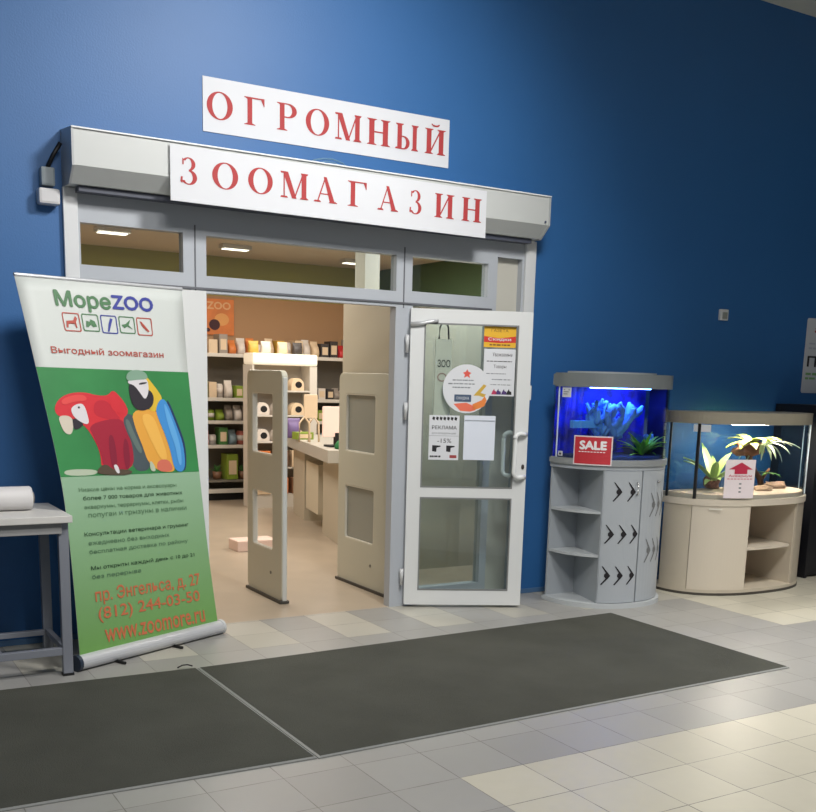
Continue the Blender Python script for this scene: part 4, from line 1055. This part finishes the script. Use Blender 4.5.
for rn, z, hh, n, pal, kinds in (
    ('bottom', .262, .30, 15, ['green', 'lime green', 'brown', 'orange', 'cream', 'green', 'lime green'], ['plant', 'bag', 'plant', 'box']),
    ('second', .714, .20, 20, ['white', 'pink', 'grey', 'green', 'cream', 'brown', 'pale blue', 'dark'], ['box', 'bag', 'tin']),
    ('third', 1.024, .18, 22, ['grey', 'white', 'lime green', 'lime green', 'dark', 'cream', 'white'], ['box', 'bag', 'tin', 'bag']),
    ('fourth', 1.314, .20, 22, ['grey', 'lime green', 'white', 'dark', 'white', 'black and white', 'cream'], ['tin', 'box', 'bag', 'box']),
    ('top', 1.87, .24, 20, ['cream', 'orange', 'pink', 'white', 'cream', 'grey', 'yellow'], ['box', 'bag', 'bag', 'tin'])):
    it = [(pal[_rg.randrange(len(pal))], kinds[_rg.randrange(len(kinds))]) for _ in range(n)]
    if rn == 'top':
        for q in range(n):
            if q > 12: it[q] = (('black and white', 'dark', 'red', 'grey', 'red', 'pale blue', 'red')[q-13], ('box', 'box', 'bag', 'box', 'bag', 'bag', 'bag')[q-13])
    if rn in ('third', 'fourth'):
        for q in range(15, n): it[q] = (('black and white', 'grey', 'white')[q % 3], it[q][1])
    rows.append((rn, z, hh, it))
seen = {}
kindname = {'box': ('product_box', 'box', 'cardboard box'), 'tin': ('food_tin', 'tin', 'round tin'), 'bag': ('pet_food_bag', 'bag', 'plastic bag'), 'plant': ('potted_plant', 'plant', 'leafy plant')}
protos = {}
for ri, (rn, z, hh, items) in enumerate(rows):
    n = len(items); x = .80; step = 2.62/n
    for i, (c, k) in enumerate(items):
        rd = random.Random(ri*50+i); xc = x+step*(i+.5); w = step*.86; h = hh*rd.uniform(.7, 1.12)
        nm, cat, desc = kindname[k]
        lab = f'{c} {desc}, {ORD[i]} from left on the {rn} shelf at the back'
        if k == 'plant':
            t = plant(nm, (xc, 6.55, z), cm('green') if i else cm('lime green'), lab, 12, .12, .035, ri*9+i, 2.2, .6)
            bm = bmesh.new(); lathe(bm, [(0, 0), (.05, 0), (.065, .1), (0, .1)], 14); link_bm('pot', bm, cm('brown'), t, True); t.children[0].location.z = .08
            t['group'] = 'goods on the back shelving'; continue
        bm, ms = {'box': pbox, 'tin': ptin, 'bag': pbag}[k](w, .2 if k != 'tin' else w, h if k != 'tin' else h*.8, cm(c))
        o = link_bm(nm, bm, ms, None, k != 'box'); o.location = (xc, 6.56, z); tag(o, lab, cat, 'goods on the back shelving')
        o.rotation_euler = (0, 0, rd.uniform(-.08, .08))
# orange poster on the tan wall
t = empty('wall_poster', (1.30, 6.985, 2.12)); tag(t, 'orange poster with a dark round animal picture high on the shop back wall', 'poster')
mbox('board', (-.28, .17, -.012, 0, 0, .46), mat('poster_orange', (222, 128, 58), .5, var=.15, vscale=5), t, bev=0)
bm = bmesh.new()
def pf(x, z): return Vector((x, -.015, z))
add_poly(bm, [ell(-.10, .13, .075, .07, 18)], pf, 0); add_poly(bm, [ell(-.19, .06, .03, .025, 12)], pf, 0); add_poly(bm, [ell(0, .2, .1, .08, 18)], lambda x, z: Vector((x, -.0135, z)), 2); add_text(bm, 'ZOO', -.2, .12, .33, .42, pf, 1, .03)
link_bm('print', bm, [mat('dark_plum', (66, 26, 36), .6), mat('peach_print', (240, 190, 140), .6), mat('peach2', (236, 170, 100), .6)], t)
# illuminated gondola in front of the shelving
gd = empty('display_case', (1.56, 5.6, 0)); tag(gd, 'white display case with a glowing header standing in front of the back shelves', 'display case')
HD = mat('header_glow', (250, 244, 226), .4, emit=(255, 240, 214), es=.2)
mbox('header', (-.43, .43, -.12, .2, 1.74, 1.88), HD, gd, bev=.03)
for x in (-.43, .33): mbox('side_post', (x, x+(.025 if x < 0 else .10), -.10, .2, 0, 1.74), SHW, gd)
mbox('back_panel', (-.41, .35, .16, .18, .0, 1.74), mat('case_back', (170, 160, 146), .6), gd)
for z in (.15, .48, .80, 1.12, 1.42): mbox('shelf', (-.405, .33, -.12, .16, z, z+.02), SHW, gd)
mbox('base', (-.42, .42, -.12, .2, .0, .15), SHW, gd)
def pethouse(x, z, c, label, s=1):
    t = empty('pet_house', (x, 5.55, z+.002)); tag(t, label, 'pet house', 'small pet houses in the display case')
    bm = bmesh.new(); pr = [(math.cos(a)*.085*s, math.sin(a)*.09*s+.06*s) for a in [PI*k/12 for k in range(13)]]+[(-.085*s, 0), (.085*s, 0)]
    me = curve_mesh([pr], .07*s); add_me(bm, me, lambda X, Z_, tt: Vector((X, tt, Z_))); link_bm('shell', bm, cm(c), t)
    bm = bmesh.new(); add_poly(bm, [ell(.01, .07*s, .045*s, .04*s, 16)], lambda X, Z_: Vector((X, -.0715*s, Z_))); link_bm('opening', bm, BLACK, t)
for r_, z in (('top', 1.44), ('second', 1.14), ('third', .82)):
    for i, x in enumerate((-.30, -.08, .16)):
        c = ('white', 'cream', 'white')[(i+int(z*10)) % 3]
        pethouse(1.56+x, z, c, f'{c} domed pet house, {ORD[i]} from the left on the {r_} shelf of the display case', 1.0)
for r_, z in (('fourth', .50), ('lowest', .17)):
    for i, x in enumerate((-.30, -.06, .18)):
        c = ('brown', 'cream', 'orange')[(i+int(z*10)) % 3]
        bm, ms = pbox(.19, .16, .2, cm(c)); o = link_bm('product_box', bm, ms); o.location = (1.56+x, 5.55, z+.002); tag(o, f'{c} box, {ORD[i]} from the left on the {r_} shelf of the display case', 'box', 'boxes in the display case')
for i, x in enumerate((-.36, -.2, .02, .22)):
    c = ('yellow', 'white', 'cream', 'dark')[i]
    bm, ms = pbag(.13, .08, .14, cm(c)); o = link_bm('pet_food_bag', bm, ms, None, True); o.location = (1.56+x, 5.64, 1.882); tag(o, f'{c} small bag, {ORD[i]} from the left on top of the glowing header', 'bag', 'bags on top of the display case')

# lamps under the shop ceiling
for i, (x, y, lab) in enumerate(((-.55, 5.3, 'lit ceiling lamp seen through the left transom pane'), (1.0, 5.7, 'lit ceiling lamp seen through the middle transom pane'), (2.75, 6.0, 'lit ceiling lamp beyond the square column at the right of the middle transom pane'))):
    t = empty('ceiling_lamp', (x, y, 3.12)); tag(t, lab, 'ceiling lamp')
    bm = bmesh.new(); box(bm, -.18, .18, -.08, .08, -.05, -.001, 0, .008); link_bm('housing', bm, SHW, t)
    bm = bmesh.new(); box(bm, -.15, .15, -.055, .055, -.058, -.051); link_bm('diffuser', bm, mat('lamp_diffuser', (255, 248, 236), .5, emit=(255, 244, 226), es=3), t)
# cashier counter
ct = empty('cash_counter', (1.0, 3.6, 0)); tag(ct, 'light grey cash counter with a thick worktop behind the left gate', 'counter')
CT = mat('counter_grey', (176, 172, 162), .4); CF = mat('counter_front', (184, 175, 156), .5)
org = (1.0, 3.6)
bm = bmesh.new(); prism(bm, shift([(.70, 2.55), (1.36, 5.1), (1.95, 5.0), (1.35, 2.45)], org), .81, .93); link_bm('worktop', bm, CT, ct)
bm = bmesh.new(); prism(bm, shift([(.86, 2.62), (1.04, 3.35), (1.5, 3.25), (1.33, 2.52)], org), 0, .81); link_bm('pedestal', bm, CF, ct)
bm = bmesh.new(); prism(bm, shift([(1.08, 3.55), (1.22, 4.15), (1.6, 4.05), (1.46, 3.45)], org), .17, .70); link_bm('drawer_box', bm, mat('counter_pale', (200, 190, 168), .5), ct)
bm = bmesh.new(); prism(bm, shift([(1.27, 4.3), (1.45, 5.0), (1.8, 4.9), (1.62, 4.2)], org), 0, .81); link_bm('pedestal', bm, CF, ct)
mo = empty('monitor', (1.00, 3.02, .93)); tag(mo, 'flat monitor with a pale pinkish back standing on the cash counter', 'monitor')
mbox('screen', (-.13, .20, -.015, .015, .10, .40), mat('pale_pink_glow', (236, 206, 192), .4, emit=(255, 214, 200), es=.25), mo, bev=.006)  # faint glow put into the colour of the monitor's pale back
mbox('stand_neck', (-.0, .05, -.02, .02, .02, .14), BLACK, mo); mbox('foot', (-.08, .12, -.08, .08, 0, .02), BLACK, mo)
bm = bmesh.new(); bmesh.ops.create_uvsphere(bm, u_segments=20, v_segments=12, radius=1); 
for v in bm.verts: v.co = Vector((v.co.x*.12, v.co.y*.09, max(v.co.z, -.2)*.085+.02))
o = link_bm('cushion', bm, mat('green_cloth', (30, 110, 60), .8), None, True); o.location = (.98, 2.72, .93); tag(o, 'rounded dark green cloth bundle at the near end of the cash counter', 'cloth bundle')
t = empty('bag_rack', (1.06, 3.75, .93)); tag(t, 'white arched bag rack on the middle of the cash counter', 'rack')
for dx in (-.05, .06):
    bm = bmesh.new(); tube(bm, [(dx-.06, 0, 0), (dx-.055, 0, .2), (dx, 0, .27), (dx+.055, 0, .2), (dx+.06, 0, 0)], .012, 8); link_bm('arch', bm, cm('cream'), t, True)
bm = bmesh.new(); box(bm, -.06, .1, -.01, .01, .25, .5, 0, .01); link_bm('card', bm, cm('cream'), t)
bm, ms = pbag(.16, .1, .22, cm('purple')); o = link_bm('carrier_bag', bm, ms, None, True); o.location = (1.2, 4.45, .93); tag(o, 'purple folded carrier bag lying on the far end of the cash counter', 'bag')
bm, ms = pbox(.2, .14, .08, cm('lime green')); o = link_bm('product_box', bm, ms); o.location = (1.2, 4.2, .93); tag(o, 'flat green box on the cash counter beside the purple bag', 'box')
o = mbox('step_stool', (-.2, .2, -.12, .12, .0, .1), mat('pale_pink_stool', (226, 200, 188), .5), None, bev=.01); o.location = (-.0, 2.7, 0); tag(o, 'low pale box on the shop floor seen through the lower window of the left gate', 'box')

# ------------------------------------------------------------------ lights
def area(name, loc, size, power, color, rot=(0, 0, 0), sy=None, spread=None):
    l = bpy.data.lights.new(name, 'AREA'); l.energy = power; l.color = color; l.size = size
    if sy: l.shape = 'RECTANGLE'; l.size_y = sy
    if spread: l.spread = spread
    o = bpy.data.objects.new(name, l); COL.objects.link(o); o.location = loc; o.rotation_euler = rot; return o
def lookrot(loc, tgt): return (Vector(tgt)-Vector(loc)).to_track_quat('-Z', 'Y').to_euler()
def spot(name, loc, tgt, power, color, ang, blend, r):
    l = bpy.data.lights.new(name, 'SPOT'); l.energy = power; l.color = color; l.spot_size = math.radians(ang); l.spot_blend = blend; l.shadow_soft_size = r
    o = bpy.data.objects.new(name, l); COL.objects.link(o); o.location = loc; o.rotation_euler = lookrot(loc, tgt); return o
spot('hall_spot', (-.5, -3.1, 4.55), (-1.1, .0, 2.2), 620, (1.0, .98, .95), 104, 1.0, .35)
area('hall_fill', (2.6, -3.2, 4.6), 1.2, 90, (1.0, .96, .9), spread=1.5)  # unseen downlight added to brighten the floor and cabinets on the right
area('hall_fill', (-2.2, -4.6, 4.6), 1.6, 190, (1.0, .97, .93), sy=1.0)  # broad overhead fill for the hall, its source unseen
for x, y in ((-.6, 2.2), (-.6, 4.6), (1.9, 4.4), (2.2, 2.6)):
    area('shop_light', (x, y, 3.08), .6, 50, (1.0, .93, .84), sy=1.2)
area('shop_light', (1.2, .6, 3.08), .5, 70, (1.0, .95, .88), sy=.5)  # extra light added to brighten the compartment behind the door glass
w = bpy.data.worlds.new('world'); sc.world = w; w.use_nodes = True
w.node_tree.nodes['Background'].inputs[0].default_value = (.75, .85, 1, 1); w.node_tree.nodes['Background'].inputs[1].default_value = .25

sc.view_settings.view_transform = 'Standard'; sc.view_settings.look = 'None'; sc.view_settings.gamma = 1; sc.view_settings.exposure = 0.12
sc.cycles.use_denoising = True
sc.cycles.max_bounces = 8; sc.cycles.transparent_max_bounces = 16; sc.cycles.sample_clamp_indirect = 6
